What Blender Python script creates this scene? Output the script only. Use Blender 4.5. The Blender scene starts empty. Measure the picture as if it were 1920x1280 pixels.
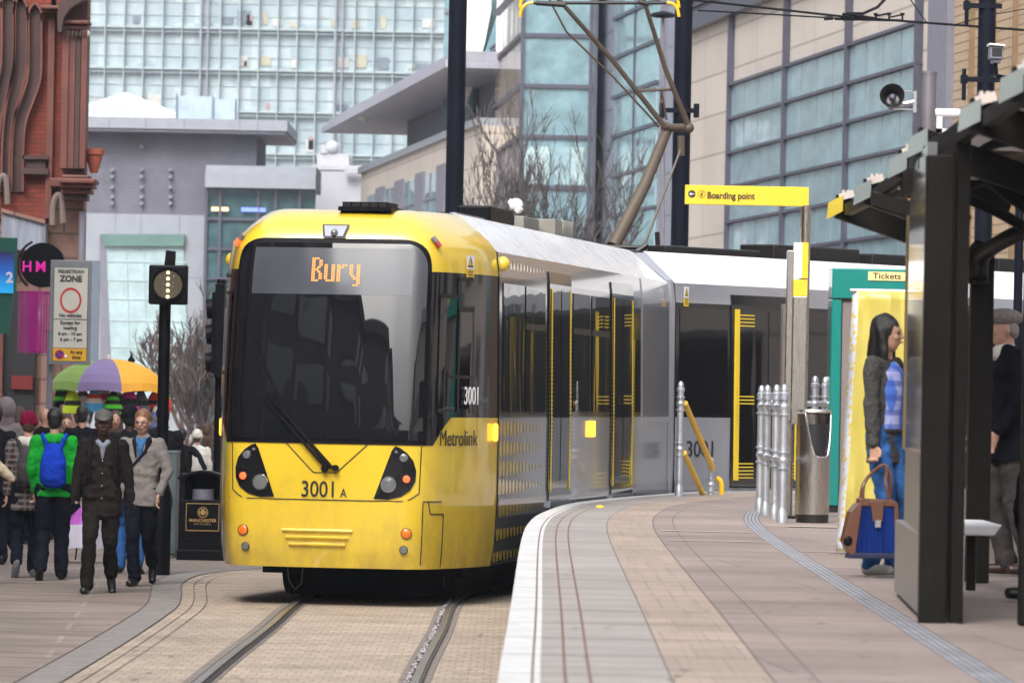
import bpy, bmesh, math, random
from mathutils import Vector, Matrix
R = math.radians; PI = math.pi
random.seed(7)
S = bpy.context.scene
# ------------------------------------------------------------------ camera
FP = 10000.0; HC = 1.97                      # focal length in photo pixels (of 1920), eye height above the rails
CAMM = Matrix.Rotation(PI/2 + math.atan(102/FP), 3, 'X') @ Matrix.Rotation(R(1.1), 3, 'Z')
CO = Vector((0, 0, HC))
cd = bpy.data.cameras.new('camera'); cam = bpy.data.objects.new('camera', cd); S.collection.objects.link(cam)
cam.location = CO; cam.rotation_euler = CAMM.to_euler()
cd.sensor_width = 36; cd.lens = 36*FP/1920; cd.clip_start = 1; cd.clip_end = 3000
cd.dof.use_dof = True; cd.dof.focus_distance = 50.5; cd.dof.aperture_fstop = 7.1
S.camera = cam
# ------------------------------------------------------------------ light
wd = bpy.data.worlds.new('World'); S.world = wd; wd.use_nodes = True
nt = wd.node_tree; bg = nt.nodes['Background']
sk = nt.nodes.new('ShaderNodeTexSky'); sk.sky_type = 'NISHITA'; sk.sun_disc = False
sk.sun_elevation = R(42); sk.sun_rotation = R(200); sk.dust_density = 4; sk.air_density = 1.0
hs = nt.nodes.new('ShaderNodeHueSaturation'); hs.inputs['Saturation'].default_value = .32
nt.links.new(sk.outputs[0], hs.inputs['Color'])
tcw = nt.nodes.new('ShaderNodeTexCoord'); sx_ = nt.nodes.new('ShaderNodeSeparateXYZ'); nt.links.new(tcw.outputs['Generated'], sx_.inputs[0])
mrw = nt.nodes.new('ShaderNodeMapRange'); mrw.inputs[1].default_value = 0; mrw.inputs[2].default_value = 1; mrw.inputs[3].default_value = .8; mrw.inputs[4].default_value = 4.6; nt.links.new(sx_.outputs[2], mrw.inputs[0])
vm = nt.nodes.new('ShaderNodeVectorMath'); vm.operation = 'SCALE'; nt.links.new(hs.outputs[0], vm.inputs[0]); nt.links.new(mrw.outputs[0], vm.inputs[3]); nt.links.new(vm.outputs[0], bg.inputs['Color'])   # overcast: zenith brighter than horizon
bg.inputs['Strength'].default_value = .15
ld = bpy.data.lights.new('sun', 'SUN'); ld.energy = 1.3; ld.angle = R(25); ld.color = (1, .96, .9)
sun = bpy.data.objects.new('sun', ld); S.collection.objects.link(sun)
sun.rotation_euler = Vector((-math.sin(R(200))*math.cos(R(42))*-1, math.cos(R(200))*math.cos(R(42)), math.sin(R(42)))).to_track_quat('Z', 'Y').to_euler()
S.view_settings.view_transform = 'Standard'; S.view_settings.look = 'None'
S.view_settings.gamma = 1; S.view_settings.exposure = -.30
S.cycles.max_bounces = 6; S.cycles.glossy_bounces = 3; S.cycles.transparent_max_bounces = 6
S.cycles.use_denoising = True
# ------------------------------------------------------------------ helpers
COL = S.collection
def ray(px, py): return CAMM @ Vector(((px-960)/FP, -(py-640)/FP, -1))
def at(px, py, Z):
    d = ray(px, py); return CO + d*(Z/d.y)
def gr(px, py, z=0):
    d = ray(px, py); return CO + d*((z-HC)/d.z)
def pl(px, py, A, B):                        # on the vertical plane X = A + B*Z
    d = ray(px, py); return CO + d*(A/(d.x - B*d.y))
def WM(o):
    m = o.matrix_basis.copy()
    return WM(o.parent) @ m if o.parent else m
def tag(o, label=None, cat=None, group=None, kind=None):
    if label: o['label'] = label
    if cat: o['category'] = cat
    if group: o['group'] = group
    if kind: o['kind'] = kind
    return o
def thing(name, loc, label, cat, group=None, rz=0):
    o = bpy.data.objects.new(name, None); COL.objects.link(o); o.empty_display_size = .2
    o.location = Vector(loc); o.rotation_euler = (0, 0, rz)
    return tag(o, label, cat, group)
class MB:
    def __init__(s): s.v = []; s.f = []; s.m = []; s.k = 0; s.xf = None
    def add(s, vs, fs, k=None):
        n = len(s.v)
        for v in vs:
            v = Vector(v); s.v.append(s.xf @ v if s.xf else v)
        for f in fs: s.f.append([i+n for i in f]); s.m.append(s.k if k is None else k)
        return s
    def box(s, c, d, rz=0, rot=None, k=None):
        m = rot if rot else Matrix.Rotation(rz, 3, 'Z'); c = Vector(c); x, y, z = [a/2 for a in d]
        vs = [c + m @ Vector((a*x, b*y, e*z)) for a in (-1, 1) for b in (-1, 1) for e in (-1, 1)]
        return s.add(vs, [(0,1,3,2),(4,6,7,5),(0,4,5,1),(2,3,7,6),(0,2,6,4),(1,5,7,3)], k)
    def bx(s, x0, x1, y0, y1, z0, z1, k=None):
        return s.box(((x0+x1)/2, (y0+y1)/2, (z0+z1)/2), (x1-x0, y1-y0, z1-z0), k=k)
    def bar(s, a, b, w, h, up=(0,0,1), k=None):   # box beam from a to b, w sideways, h along up
        a = Vector(a); b = Vector(b); d = (b-a); L = d.length; d.normalize()
        u = Vector(up); sd = d.cross(u)
        if sd.length < 1e-4: sd = d.cross(Vector((0,1,0)))
        sd.normalize(); u = sd.cross(d); m = Matrix((sd, d, u)).transposed()
        return s.box((a+b)/2, (w, L, h), rot=m, k=k)
    def tube(s, pts, r, n=8, cap=True, k=None, fl=1, side=None):
        pts = [Vector(p) for p in pts]; rs = r if isinstance(r, (list, tuple)) else [r]*len(pts)
        vs = []; fs = []; pu = None
        for i, p in enumerate(pts):
            d = (pts[min(i+1, len(pts)-1)] - pts[max(i-1, 0)]).normalized()
            if side is not None: u = Vector(side)
            elif pu is None: u = Vector((0,0,1)) if abs(d.z) < .9 else Vector((1,0,0))
            else: u = pu
            u = (u - d*u.dot(d))
            if u.length < 1e-5: u = d.orthogonal()
            u.normalize(); w = d.cross(u); pu = u
            for j in range(n):
                a = 2*PI*j/n; vs.append(p + (u*math.cos(a) + w*math.sin(a)*fl)*rs[i])
        for i in range(len(pts)-1):
            for j in range(n):
                a = i*n+j; b = i*n+(j+1)%n; fs.append((a, b, b+n, a+n))
        if cap: fs.append(list(range(n))[::-1]); fs.append([len(vs)-n+j for j in range(n)])
        return s.add(vs, fs, k)
    def sphere(s, c, r, n=12, m=8, k=None, sc=(1,1,1)):
        c = Vector(c); vs = []; fs = []
        for i in range(1, m):
            t = PI*i/m
            for j in range(n):
                a = 2*PI*j/n; vs.append(c + Vector((math.sin(t)*math.cos(a)*sc[0], math.sin(t)*math.sin(a)*sc[1], math.cos(t)*sc[2]))*r)
        for i in range(m-2):
            for j in range(n): fs.append((i*n+j, i*n+n+j, i*n+n+(j+1)%n, i*n+(j+1)%n))
        t = len(vs); vs += [c+Vector((0,0,r*sc[2])), c-Vector((0,0,r*sc[2]))]
        for j in range(n): fs.append((t, j, (j+1)%n)); fs.append((t+1, (m-2)*n+(j+1)%n, (m-2)*n+j))
        return s.add(vs, fs, k)
    def prism(s, poly, o, u, w, d, k=None):      # polygon (a,b) -> o + a*u + b*w, thickened by vector d
        o = Vector(o); u = Vector(u); w = Vector(w); d = Vector(d); n = len(poly)
        vs = [o + u*a + w*b for a, b in poly]; vs += [v + d for v in vs]
        fs = [list(range(n)), [n+i for i in range(n)][::-1]] + [(i, i+n, (i+1)%n+n, (i+1)%n) for i in range(n)]
        return s.add(vs, fs, k)
    def lathe(s, prof, c, n=16, k=None):         # prof (r,z)
        c = Vector(c); vs = []; fs = []
        for r, z in prof:
            for j in range(n): a = 2*PI*j/n; vs.append(c + Vector((r*math.cos(a), r*math.sin(a), z)))
        for i in range(len(prof)-1):
            for j in range(n): fs.append((i*n+j, i*n+(j+1)%n, i*n+n+(j+1)%n, i*n+n+j))
        fs.append(list(range(n))[::-1]); fs.append([len(vs)-n+j for j in range(n)])
        return s.add(vs, fs, k)
    def build(s, name, mats, parent=None, smooth=False, local=False, bev=0):
        me = bpy.data.meshes.new(name); me.from_pydata([tuple(v) for v in s.v], [], s.f)
        bm = bmesh.new(); bm.from_mesh(me)
        for f, k in zip(bm.faces, s.m): f.material_index = k
        bmesh.ops.recalc_face_normals(bm, faces=bm.faces)
        bm.to_mesh(me); bm.free()
        if parent is not None and not local: me.transform(WM(parent).inverted())
        if not isinstance(mats, (list, tuple)): mats = [mats]
        for m in mats: me.materials.append(m)
        if smooth: me.polygons.foreach_set('use_smooth', [True]*len(me.polygons)); me.set_sharp_from_angle(angle=R(smooth if smooth is not True else 40))
        o = bpy.data.objects.new(name, me); COL.objects.link(o)
        if parent is not None: o.parent = parent
        if bev:
            b = o.modifiers.new('bevel', 'BEVEL'); b.width = bev; b.segments = 2; b.limit_method = 'ANGLE'; b.angle_limit = R(40)
        return o
def text(s, size, mat, o, u, w, parent, name='lettering', ext=.002, align='CENTER', sx=1, local=False, bold=0):
    c = bpy.data.curves.new(name, 'FONT'); c.body = s; c.size = size; c.align_x = align; c.extrude = ext; c.offset = bold; c.resolution_u = 4
    t = bpy.data.objects.new('t', c); COL.objects.link(t)
    me = bpy.data.meshes.new_from_object(t); bpy.data.objects.remove(t)
    u = Vector(u).normalized(); w = Vector(w).normalized(); n = u.cross(w)
    m = Matrix((u*sx, w, n)).transposed().to_4x4(); m.translation = Vector(o); me.transform(m)
    if parent is not None and not local: me.transform(WM(parent).inverted())
    me.materials.clear(); me.materials.append(mat)
    ob = bpy.data.objects.new(name, me); COL.objects.link(ob); ob.parent = parent
    return ob
# ------------------------------------------------------------------ materials
def nmat(name):
    m = bpy.data.materials.new(name); m.use_nodes = True; t = m.node_tree
    return m, t, t.nodes['Principled BSDF'], t.nodes, t.links
def tc(N, Lk, scale=(1,1,1), rot=(0,0,0)):
    c = N.new('ShaderNodeTexCoord'); mp = N.new('ShaderNodeMapping'); Lk.new(c.outputs['Object'], mp.inputs[0])
    mp.inputs['Scale'].default_value = scale; mp.inputs['Rotation'].default_value = rot
    return mp.outputs[0]
def noise(N, Lk, vec, sc, det=4, rough=.6):
    n = N.new('ShaderNodeTexNoise'); n.inputs['Scale'].default_value = sc; n.inputs['Detail'].default_value = det; n.inputs['Roughness'].default_value = rough
    Lk.new(vec, n.inputs['Vector']); return n.outputs['Fac']
def ramp(N, Lk, fac, stops):
    r = N.new('ShaderNodeValToRGB'); e = r.color_ramp.elements
    while len(e) < len(stops): e.new(.5)
    for i, (p, c) in enumerate(stops): e[i].position = p; e[i].color = (*c, 1)
    Lk.new(fac, r.inputs[0]); return r.outputs[0]
def mixc(N, Lk, f, a, b, mode='MIX'):
    m = N.new('ShaderNodeMix'); m.data_type = 'RGBA'; m.blend_type = mode
    if hasattr(f, 'links'): Lk.new(f, m.inputs[0])
    else: m.inputs[0].default_value = f
    for s_, v in ((6, a), (7, b)):
        if hasattr(v, 'links'): Lk.new(v, m.inputs[s_])
        else: m.inputs[s_].default_value = (*v, 1)
    return m.outputs[2]
def bump(N, Lk, P, h, st, dist=.01):
    b = N.new('ShaderNodeBump'); b.inputs['Strength'].default_value = st; b.inputs['Distance'].default_value = dist
    Lk.new(h, b.inputs['Height']); Lk.new(b.outputs[0], P.inputs['Normal'])
def sc3(c, k): return tuple(min(1, x*k) for x in c)
def pm(name, col, rough=.5, metal=0, var=.14, scale=2.5, bmp=0, bs=40, coat=0, ior=1.5, bd=.01, st=(1,1,1), rv=.1, dirt=0, dcol=(.12,.1,.08)):
    m, t, P, N, Lk = nmat(name); v = tc(N, Lk, st)
    n = noise(N, Lk, v, scale, 6)
    c = ramp(N, Lk, n, [(.3, sc3(col, 1-var)), (.7, sc3(col, 1+var))])
    if dirt:
        dn = ramp(N, Lk, noise(N, Lk, v, scale*3.1, 8, .7), [(.52, (0,0,0)), (.72, (dirt,)*3)]); c = mixc(N, Lk, dn, c, dcol)
    Lk.new(c, P.inputs['Base Color'])
    rr = N.new('ShaderNodeMapRange'); Lk.new(n, rr.inputs[0]); rr.inputs[3].default_value = max(0.02, rough-rv*rough*2); rr.inputs[4].default_value = min(1, rough+rv*rough*2)
    Lk.new(rr.outputs[0], P.inputs['Roughness'])
    P.inputs['Metallic'].default_value = metal; P.inputs['IOR'].default_value = ior
    if coat: P.inputs['Coat Weight'].default_value = coat; P.inputs['Coat Roughness'].default_value = .06
    if bmp: bump(N, Lk, P, noise(N, Lk, v, bs, 3), bmp, bd)
    return m
def emit(name, col, st=3):
    m, t, P, N, Lk = nmat(name); P.inputs['Base Color'].default_value = (*sc3(col,.5), 1); P.inputs['Emission Color'].default_value = (*col, 1); P.inputs['Emission Strength'].default_value = st
    return m
def brickmat(name, c1, c2, mortar, bw, rh, msize=.01, rot=(0,0,0), rough=.8, bmp=.3, off=.5, big=.25, st=(1,1,1), sm=.1, big_s=.7, stain=0):
    m, t, P, N, Lk = nmat(name); v = tc(N, Lk, st, rot)
    if name == 'x': pass
    b = N.new('ShaderNodeTexBrick'); Lk.new(v, b.inputs['Vector']); b.offset = off
    b.inputs['Color1'].default_value = (*c1,1); b.inputs['Color2'].default_value = (*c2,1); b.inputs['Mortar'].default_value = (*mortar,1)
    b.inputs['Scale'].default_value = 1; b.inputs['Brick Width'].default_value = bw; b.inputs['Row Height'].default_value = rh
    b.inputs['Mortar Size'].default_value = msize; b.inputs['Mortar Smooth'].default_value = sm
    v2 = tc(N, Lk); n = noise(N, Lk, v2, big_s, 8, .65)
    c = mixc(N, Lk, 1.0, b.outputs['Color'], ramp(N, Lk, n, [(.3, (1-big,)*3), (.7, (1, 1, 1))]), 'MULTIPLY')
    n3 = noise(N, Lk, v2, 14, 6, .7)
    c = mixc(N, Lk, 1.0, c, ramp(N, Lk, n3, [(.25, (.82,)*3), (.65, (1,1,1))]), 'MULTIPLY')
    if stain:
        s1 = noise(N, Lk, tc(N, Lk, (.35,2.2,1)), 1.1, 7, .75); c = mixc(N, Lk, 1.0, c, ramp(N, Lk, s1, [(.35, (1-stain,)*3), (.5, (1,1,1)), (.68, (1+stain*.9,)*3)]), 'MULTIPLY')
        s2 = noise(N, Lk, v2, 5.5, 3, .5); c = mixc(N, Lk, ramp(N, Lk, s2, [(.70, (0,0,0)), (.76, (stain,)*3)]), c, (.06,.05,.045))
    Lk.new(c, P.inputs['Base Color']); P.inputs['Roughness'].default_value = rough
    iv = N.new('ShaderNodeMath'); iv.operation = 'SUBTRACT'; iv.inputs[0].default_value = 1; Lk.new(b.outputs['Fac'], iv.inputs[1])
    if bmp: bump(N, Lk, P, iv.outputs[0], bmp, .01)
    return m
def glassy(name, col, rough=.04, ior=1.9, wave=.0, ws=.8, var=.15, st=(1,1,1), wd=.1):
    m, t, P, N, Lk = nmat(name); v = tc(N, Lk, st)
    c = ramp(N, Lk, noise(N, Lk, v, 1.3, 3), [(.3, sc3(col, 1-var)), (.7, sc3(col, 1+var))]); Lk.new(c, P.inputs['Base Color'])
    P.inputs['Roughness'].default_value = rough; P.inputs['IOR'].default_value = ior
    if wave: bump(N, Lk, P, noise(N, Lk, v, ws, 2, .4), wave, wd)
    return m
M = {}
M['yellow'] = pm('tram_yellow', (.72, .50, .03), .22, coat=1.0, var=.07, scale=1.2, dirt=.35, dcol=(.42,.3,.05))
def grime(m, z0, z1, amt, col):
    t = m.node_tree; N = t.nodes; Lk = t.links; P = N['Principled BSDF']; src = P.inputs['Base Color'].links[0].from_socket
    c = N.new('ShaderNodeTexCoord'); sp = N.new('ShaderNodeSeparateXYZ'); Lk.new(c.outputs['Object'], sp.inputs[0])
    mr = N.new('ShaderNodeMapRange'); mr.inputs[1].default_value = z0; mr.inputs[2].default_value = z1; mr.inputs[3].default_value = amt; mr.inputs[4].default_value = .03; Lk.new(sp.outputs[2], mr.inputs[0])
    n = ramp(N, Lk, noise(N, Lk, tc(N, Lk, (1,1,.45)), 5, 8, .75), [(.35,(0,0,0)),(.7,(1,1,1))]); mu = N.new('ShaderNodeMath'); mu.operation = 'MULTIPLY'; Lk.new(mr.outputs[0], mu.inputs[0]); Lk.new(n, mu.inputs[1])
    Lk.new(mixc(N, Lk, mu.outputs[0], src, col), P.inputs['Base Color'])
grime(M['yellow'], .35, 1.2, .55, (.20,.14,.05))
M['tgrey'] = pm('tram_silver', (.36, .37, .41), .16, metal=.3, coat=.7, var=.1, scale=1)
M['tdark'] = pm('tram_skirt', (.055, .06, .07), .3, coat=.3, dirt=.3)
M['twhite'] = pm('tram_roof', (.82, .83, .85), .28, coat=.3, var=.05, dirt=.15, dcol=(.5,.5,.5))
M['tblack'] = pm('tram_black', (.008, .008, .01), .12, coat=.5)
M['tglass'] = glassy('tram_glass', (.008, .007, .008), .03, 1.8, .05, 1.6, st=(1,1,.25))
M['wshield'] = glassy('windscreen_glass', (.006,.007,.009), .02, 1.85, .6, .5, st=(1,1,.8), wd=.10)
M['rubber'] = pm('rubber', (.006, .006, .007), .7, ior=1.2)
M['black'] = pm('black_paint', (.004, .004, .006), .45, var=.3, ior=1.22)
M['navy'] = pm('navy_paint', (.003, .0045, .011), .5, var=.3, ior=1.22)
M['darkmetal'] = pm('dark_metal', (.03, .028, .026), .4, metal=.6)
M['galv'] = pm('galvanised_steel', (.52, .55, .6), .38, metal=.75, var=.15, scale=9, bmp=.05)
M['steel'] = pm('brushed_steel', (.55, .52, .48), .27, metal=1, var=.1, scale=6, st=(60, 60, 1), bmp=.02)
M['chrome'] = pm('lamp_chrome', (.7,.7,.72), .1, metal=.9)
M['lens'] = glassy('lamp_lens', (.13,.135,.14), .1, 1.8, .15, 14)
M['amber'] = pm('amber_lens', (.75, .16, .01), .2, coat=.5)
M['amberlit'] = emit('amber_lamp', (1, .42, .03), 4)
M['redlit'] = emit('red_lamp', (1, .09, .02), 3.2)
M['redlens'] = pm('red_lens', (.25,.01,.01), .15, coat=.5)
M['led'] = emit('display_led', (1, .33, .04), 1.9)
M['whitelit'] = emit('signal_led', (1, .72, .36), 5)
M['brown'] = pm('pantograph_brown', (.085, .062, .042), .5, var=.15)
M['white'] = pm('white_paint', (.75, .75, .75), .5, var=.06)
M['signyel'] = pm('sign_yellow', (.78, .52, .03), .4, var=.04)
M['ink'] = pm('black_ink', (.01,.01,.012), .5)
M['wink'] = pm('white_lettering', (.8,.8,.8), .5, var=.03)
M['greybox'] = pm('roof_box_grey', (.26,.25,.22), .6)
M['railyel'] = pm('handrail_yellow', (.85,.50,.01), .35, var=.06, coat=.3)
# ------------------------------------------------------------------ ground, track, platform
def catmull(P, n=8):
    P = [Vector(p) for p in P]; out = []
    for i in range(len(P)-1):
        a = P[max(i-1,0)]; b = P[i]; c = P[i+1]; d = P[min(i+2,len(P)-1)]
        for j in range(n):
            t = j/n; out.append(.5*((2*b)+(c-a)*t+(2*a-5*b+4*c-d)*t*t+(3*b-a-3*c+d)*t**3))
    out.append(P[-1]); return out
def offset(C, d):                             # offset to the right of a plan curve going away from the camera
    out = []
    for i, p in enumerate(C):
        t = (C[min(i+1,len(C)-1)] - C[max(i-1,0)]); t.z = 0; t.normalize()
        out.append(p + Vector((t.y, -t.x, 0))*d)
    return out
def strip(mb, A, B, z=None, k=0):
    n = len(A); vs = list(A) + list(B)
    if z is not None: vs = [Vector((v.x, v.y, z)) for v in vs]
    mb.add(vs, [(i, i+1, n+i+1, n+i) for i in range(n-1)], k)
M['pave'] = brickmat('street_paving', (.33,.26,.22), (.28,.222,.19), (.38,.32,.275), 2.6, 1.15, .02, rot=(0,0,R(-3)), big=.4, bmp=.1, big_s=.45, stain=.42)
# worn cross streaks of the street paving
M['block'] = brickmat('buff_block_paving', (.50,.395,.30), (.42,.335,.255), (.31,.245,.19), .105, .33, .005, big=.3, bmp=.12, stain=.2)
M['band'] = pm('granite_band', (.23,.205,.19), .8, var=.3, scale=5, bmp=.3, bs=90)
M['joint'] = pm('dark_joint', (.11,.085,.075), .9)
M['concrete'] = pm('rail_concrete', (.19,.16,.135), .85, var=.3, scale=6, bmp=.3)
M['railtop'] = pm('rail_steel', (.30,.27,.24), .42, metal=.9, var=.2, scale=8)
M['raildark'] = pm('rail_groove', (.025,.02,.018), .8)
g = MB(); g.add([(-900,-300,0),(900,-300,0),(900,2500,0),(-900,2500,0)], [(0,1,2,3)]); tag(g.build('ground', M['pave']), kind='structure')
bandL = [(150,1345),(60,1262),(160,1206),(240,1158),(272,1135),(281,1115),(284,1098),(300,1085),(340,1074),(420,1066),(520,1060)]
bandR = [(300,1345),(100,1276),(225,1198),(295,1150),(318,1125),(322,1104),(345,1090),(385,1080),(430,1074),(520,1068)]
bl = catmull([gr(*p) for p in bandL[1:]]); br_ = offset(bl, .30)
bl[0:0] = [bl[0] + (bl[0]-bl[3]).normalized()*25]; br_ = offset(bl, .30)
bl = [Vector((v.x, v.y, .008)) for v in bl]
g = MB(); farx = [Vector((12, v.y+.0, .004)) for v in bl]; strip(g, bl, farx, .004)
g.add([(-6,62,.004),(30,62,.004),(30,74,.004),(-6,74,.004)], [(0,1,2,3)]) if False else None
tag(g.build('track_paving', M['block']), kind='structure')
g = MB(); strip(g, bl, br_, .008, 0)
for d, k in ((0, 1), (.295, 1), (.42, 1), (.54, 1)):
    wj = .012 if d > .3 else .02
    strip(g, offset(bl, d), offset(bl, d+wj*.6), .012, 1)
tag(g.build('kerb_band', [M['band'], M['joint']]), kind='structure')
ctr = catmull([(-1.35,-20,0),(-1.345,20,0),(-1.33,36,0),(-1.26,44,0),(-1.22,50,0),(-.98,53.5,0),(-.2,58.2,0),(1.25,62.6,0),(3.6,66.3,0),(9,74,0),(20,88.6,0)], 10)
g = MB()
for sd in (-1, 1):
    e = sd*.7175
    strip(g, offset(ctr, e-.12), offset(ctr, e+.10), .010, 0)
    strip(g, offset(ctr, e-.028), offset(ctr, e+.028), .030, 1)
    a = e - sd*.032; b = e - sd*.075
    strip(g, offset(ctr, min(a,b)), offset(ctr, max(a,b)), .014, 2)
    strip(g, offset(ctr, e+sd*.04), offset(ctr, e+sd*.055), .014, 2)
    A = offset(ctr, e-.028); B = offset(ctr, e+.028)
    for C_ in (A, B): strip(g, [Vector((v.x,v.y,.030)) for v in C_], [Vector((v.x,v.y,.005)) for v in C_], None, 1)
tag(g.build('tram_rails', [M['concrete'], M['railtop'], M['raildark']]), kind='structure')
g = MB(); rr = random.Random(3); gc = offset(ctr, .7175-.055)
for i in range(520):
    y = rr.uniform(33, 51); j = min(range(len(gc)), key=lambda q: abs(gc[q].y-y)); x = gc[j].x + rr.uniform(-.014,.014)
    g.sphere((x, y, .018), rr.uniform(.008,.017), 6, 4, sc=(1,1.4,.6), k=0 if rr.random() < .6 else 1)
tag(g.build('groove_gravel', [pm('pale_gravel', (.34,.31,.33), .7), pm('dark_gravel', (.1,.08,.07), .8)]), kind='stuff')
# platform
ZP = .90
edge = catmull([(-.12,2,ZP),(-.05,14,ZP),(-.03,20,ZP),(.013,26.2,ZP),(.1,40,ZP),(.19,46,ZP),(.34,49.8,ZP),(.62,53.8,ZP),(1.10,57,ZP),(1.56,59.3,ZP),(2.2,61.9,ZP),(3.3,63.75,ZP),(5.6,66.8,ZP),(9.8,72.3,ZP)], 10)
M['pwhite'] = pm('white_platform_edge', (.56,.555,.54), .6, var=.1, scale=3, dirt=.6, dcol=(.30,.275,.25))
M['pgrey'] = brickmat('grey_platform_slabs', (.365,.335,.31), (.33,.30,.28), (.26,.23,.21), 30, 1.7, .006, big=.22, bmp=.05, rot=(0,0,0), off=0, stain=.16)
M['pbuff'] = brickmat('buff_platform_blocks', (.42,.33,.265), (.37,.29,.235), (.29,.225,.185), .2, 1.3, .004, big=.28, bmp=.1, stain=.14)
M['pmauve'] = brickmat('mauve_platform_slabs', (.335,.265,.24), (.285,.225,.20), (.18,.135,.12), 2.6, 1.9, .007, big=.35, bmp=.15, rot=(0,0,R(-4)), stain=.16)
M['predl'] = pm('red_brown_joint', (.16,.085,.065), .8, var=.3, scale=20)
M['drain'] = pm('steel_drain', (.30,.31,.34), .5, metal=.3, var=.3, scale=4, dirt=.5)
g = MB(); dz = [(-.0,.125,0),(.125,.135,2),(.135,.16,0),(.16,.25,1),(.25,.262,2),(.262,.345,1),(.345,.357,2),(.357,.66,1),(.66,.667,5),(.667,.765,3),(.765,.769,8),(.769,.86,3),(.86,.864,8),(.864,.955,3),(.955,.959,8),(.959,1.05,3),(1.05,1.06,5),(1.06,1.225,4),(1.225,1.233,5),(1.233,1.86,4),(1.86,1.868,5),(1.868,1.892,6),(1.892,1.9,5),(1.9,1.926,6),(1.926,1.934,5),(1.934,1.96,6),(1.96,1.968,5),(1.968,1.99,6),(1.99,2.0,5),(2.0,2.2,4)]
for a, b, k in dz: strip(g, offset(edge, a), offset(edge, b), None, k)
for o_, k_ in ((.04,5),):
    pass
inn = offset(edge, 2.2); far = [Vector((16, v.y-2, ZP-.004)) for v in inn]
strip(g, [Vector((v.x,v.y,ZP-.004)) for v in inn], far, None, 4)
strip(g, edge, [Vector((v.x+.03, v.y, 0)) for v in edge], None, 7)
for q in range(3):                       # buff cross bands in the mauve field
    pass
tag(g.build('platform', [M['pwhite'], M['pgrey'], M['predl'], M['pbuff'], M['pmauve'], M['joint'], M['drain'], pm('platform_wall', (.16,.15,.14), .8), pm('course_line', (.25,.19,.15), .8)]), kind='structure')
g = MB(); acc = 0; E_ = [offset(edge, d) for d in (.001, .13, .36, .655, .67, 1.05, 1.85)]; rj = random.Random(9)
for i in range(1, len(edge)):
    seg = (edge[i]-edge[i-1]).length; acc += seg
    while acc > 1.55 and edge[i].y > 15:
        acc -= 1.55; f = 1-acc/seg; P_ = [o_[i-1].lerp(o_[i], max(0, min(1, f))) for o_ in E_]
        for (a, b_), pr in (((0,3),1.0), ((4,5),.45), ((5,6),.3)):
            if rj.random() < pr: p, q = P_[a], P_[b_]; g.add([(p.x,p.y,ZP+.003),(q.x,q.y,ZP+.003),(q.x,q.y+.018,ZP+.003),(p.x,p.y+.018,ZP+.003)], [(0,1,2,3)])
tag(g.build('platform_joints', M['joint']), kind='structure')
g = MB()
for i in range(170):
    y = 19+28*rj.random()**.9; x = rj.uniform(.3, 3.2); r_ = rj.uniform(.008,.022); g.add([(x+r_*math.cos(a)*rj.uniform(.8,1.2), y+r_*math.sin(a)*1.3, ZP+.0045) for a in [2*PI*j/9 for j in range(9)]], [tuple(range(9))])
for i in range(110):
    y = rj.uniform(35, 58); x = rj.uniform(-6, -2.6) if i % 2 else rj.uniform(-2.6, -.2); r_ = rj.uniform(.01,.03); g.add([(x+r_*math.cos(a)*rj.uniform(.8,1.2), y+r_*math.sin(a)*1.3, .0125) for a in [2*PI*j/9 for j in range(9)]], [tuple(range(9))])
tag(g.build('gum_spots', pm('old_gum', (.14,.115,.10), .8)), kind='stuff')
g = MB()
for yy, w, d0, d1 in ((43.2,.2,1.10,1.84),(40.3,.14,1.1,1.84),(45.5,.3,2.02,4.5),(38.0,.12,2.0,4.0)):
    i = min(range(len(edge)), key=lambda q: abs(edge[q].y-yy)); e0 = edge[i]
    g.add([(e0.x+d0,yy,ZP+.004),(e0.x+d1,yy-.05,ZP+.004),(e0.x+d1,yy+w-.05,ZP+.004),(e0.x+d0,yy+w,ZP+.004)], [(0,1,2,3)])
tag(g.build('platform_cross_bands', pm('buff_cross_band', (.44,.35,.27), .7)), kind='structure')
g = MB(); c0 = gr(1123, 952, ZP)
g.prism([(-.03,0),(.01,-.01),(.05,.008),(.02,.03),(-.02,.025)], c0+Vector((0,0,.004)), (1,0,0), (0,.6,.5), (0,0,.01))
tag(g.build('litter', M['signyel']), 'small crumpled yellow scrap lying near the white platform edge', 'litter')

# ------------------------------------------------------------------ tram
TH = R(9.5)
tram = thing('tram', (-1.70, 49, 0), 'yellow and silver articulated tram numbered 3001 showing Bury on its front', 'tram', rz=-TH)
planH = [(0,-.01),(.3,-.005),(.6,.012),(.80,.04),(.89,.09),(.965,.20),(1.03,.36),(1.11,.62),(1.18,.9),(1.26,1.3),(1.31,1.75)]
pts = [Vector((-y, l)) for y, l in planH[:0:-1]] + [Vector((y, l)) for y, l in planH]
arc = [0]
for i in range(1, len(pts)): arc.append(arc[-1] + (pts[i]-pts[i-1]).length)
mid = arc[len(planH)-1]; arc = [a-mid for a in arc]; UM = arc[-1]
def plan(u):
    u = max(-UM, min(UM, u))
    for i in range(len(arc)-1):
        if u <= arc[i+1]+1e-9:
            t = (u-arc[i])/(arc[i+1]-arc[i]); return pts[i].lerp(pts[i+1], t)
def lerp_tab(z, tab):
    if z <= tab[0][0]: return tab[0][1:]
    for a, b in zip(tab, tab[1:]):
        if z <= b[0]:
            t = (z-a[0])/(b[0]-a[0]); return tuple(x+(y-x)*t for x, y in zip(a[1:], b[1:]))
    return tab[-1][1:]
CT = [(.34,.96,.10),(.55,.985,.03),(.98,1.0,.0),(1.5,1,.0),(1.76,1,.04),(3.10,.985,.235),(3.33,.965,.275),(3.42,.915,.265),(3.52,.83,.35),(3.60,.755,.48),(3.655,.70,.66),(3.68,.655,.82)]
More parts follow.
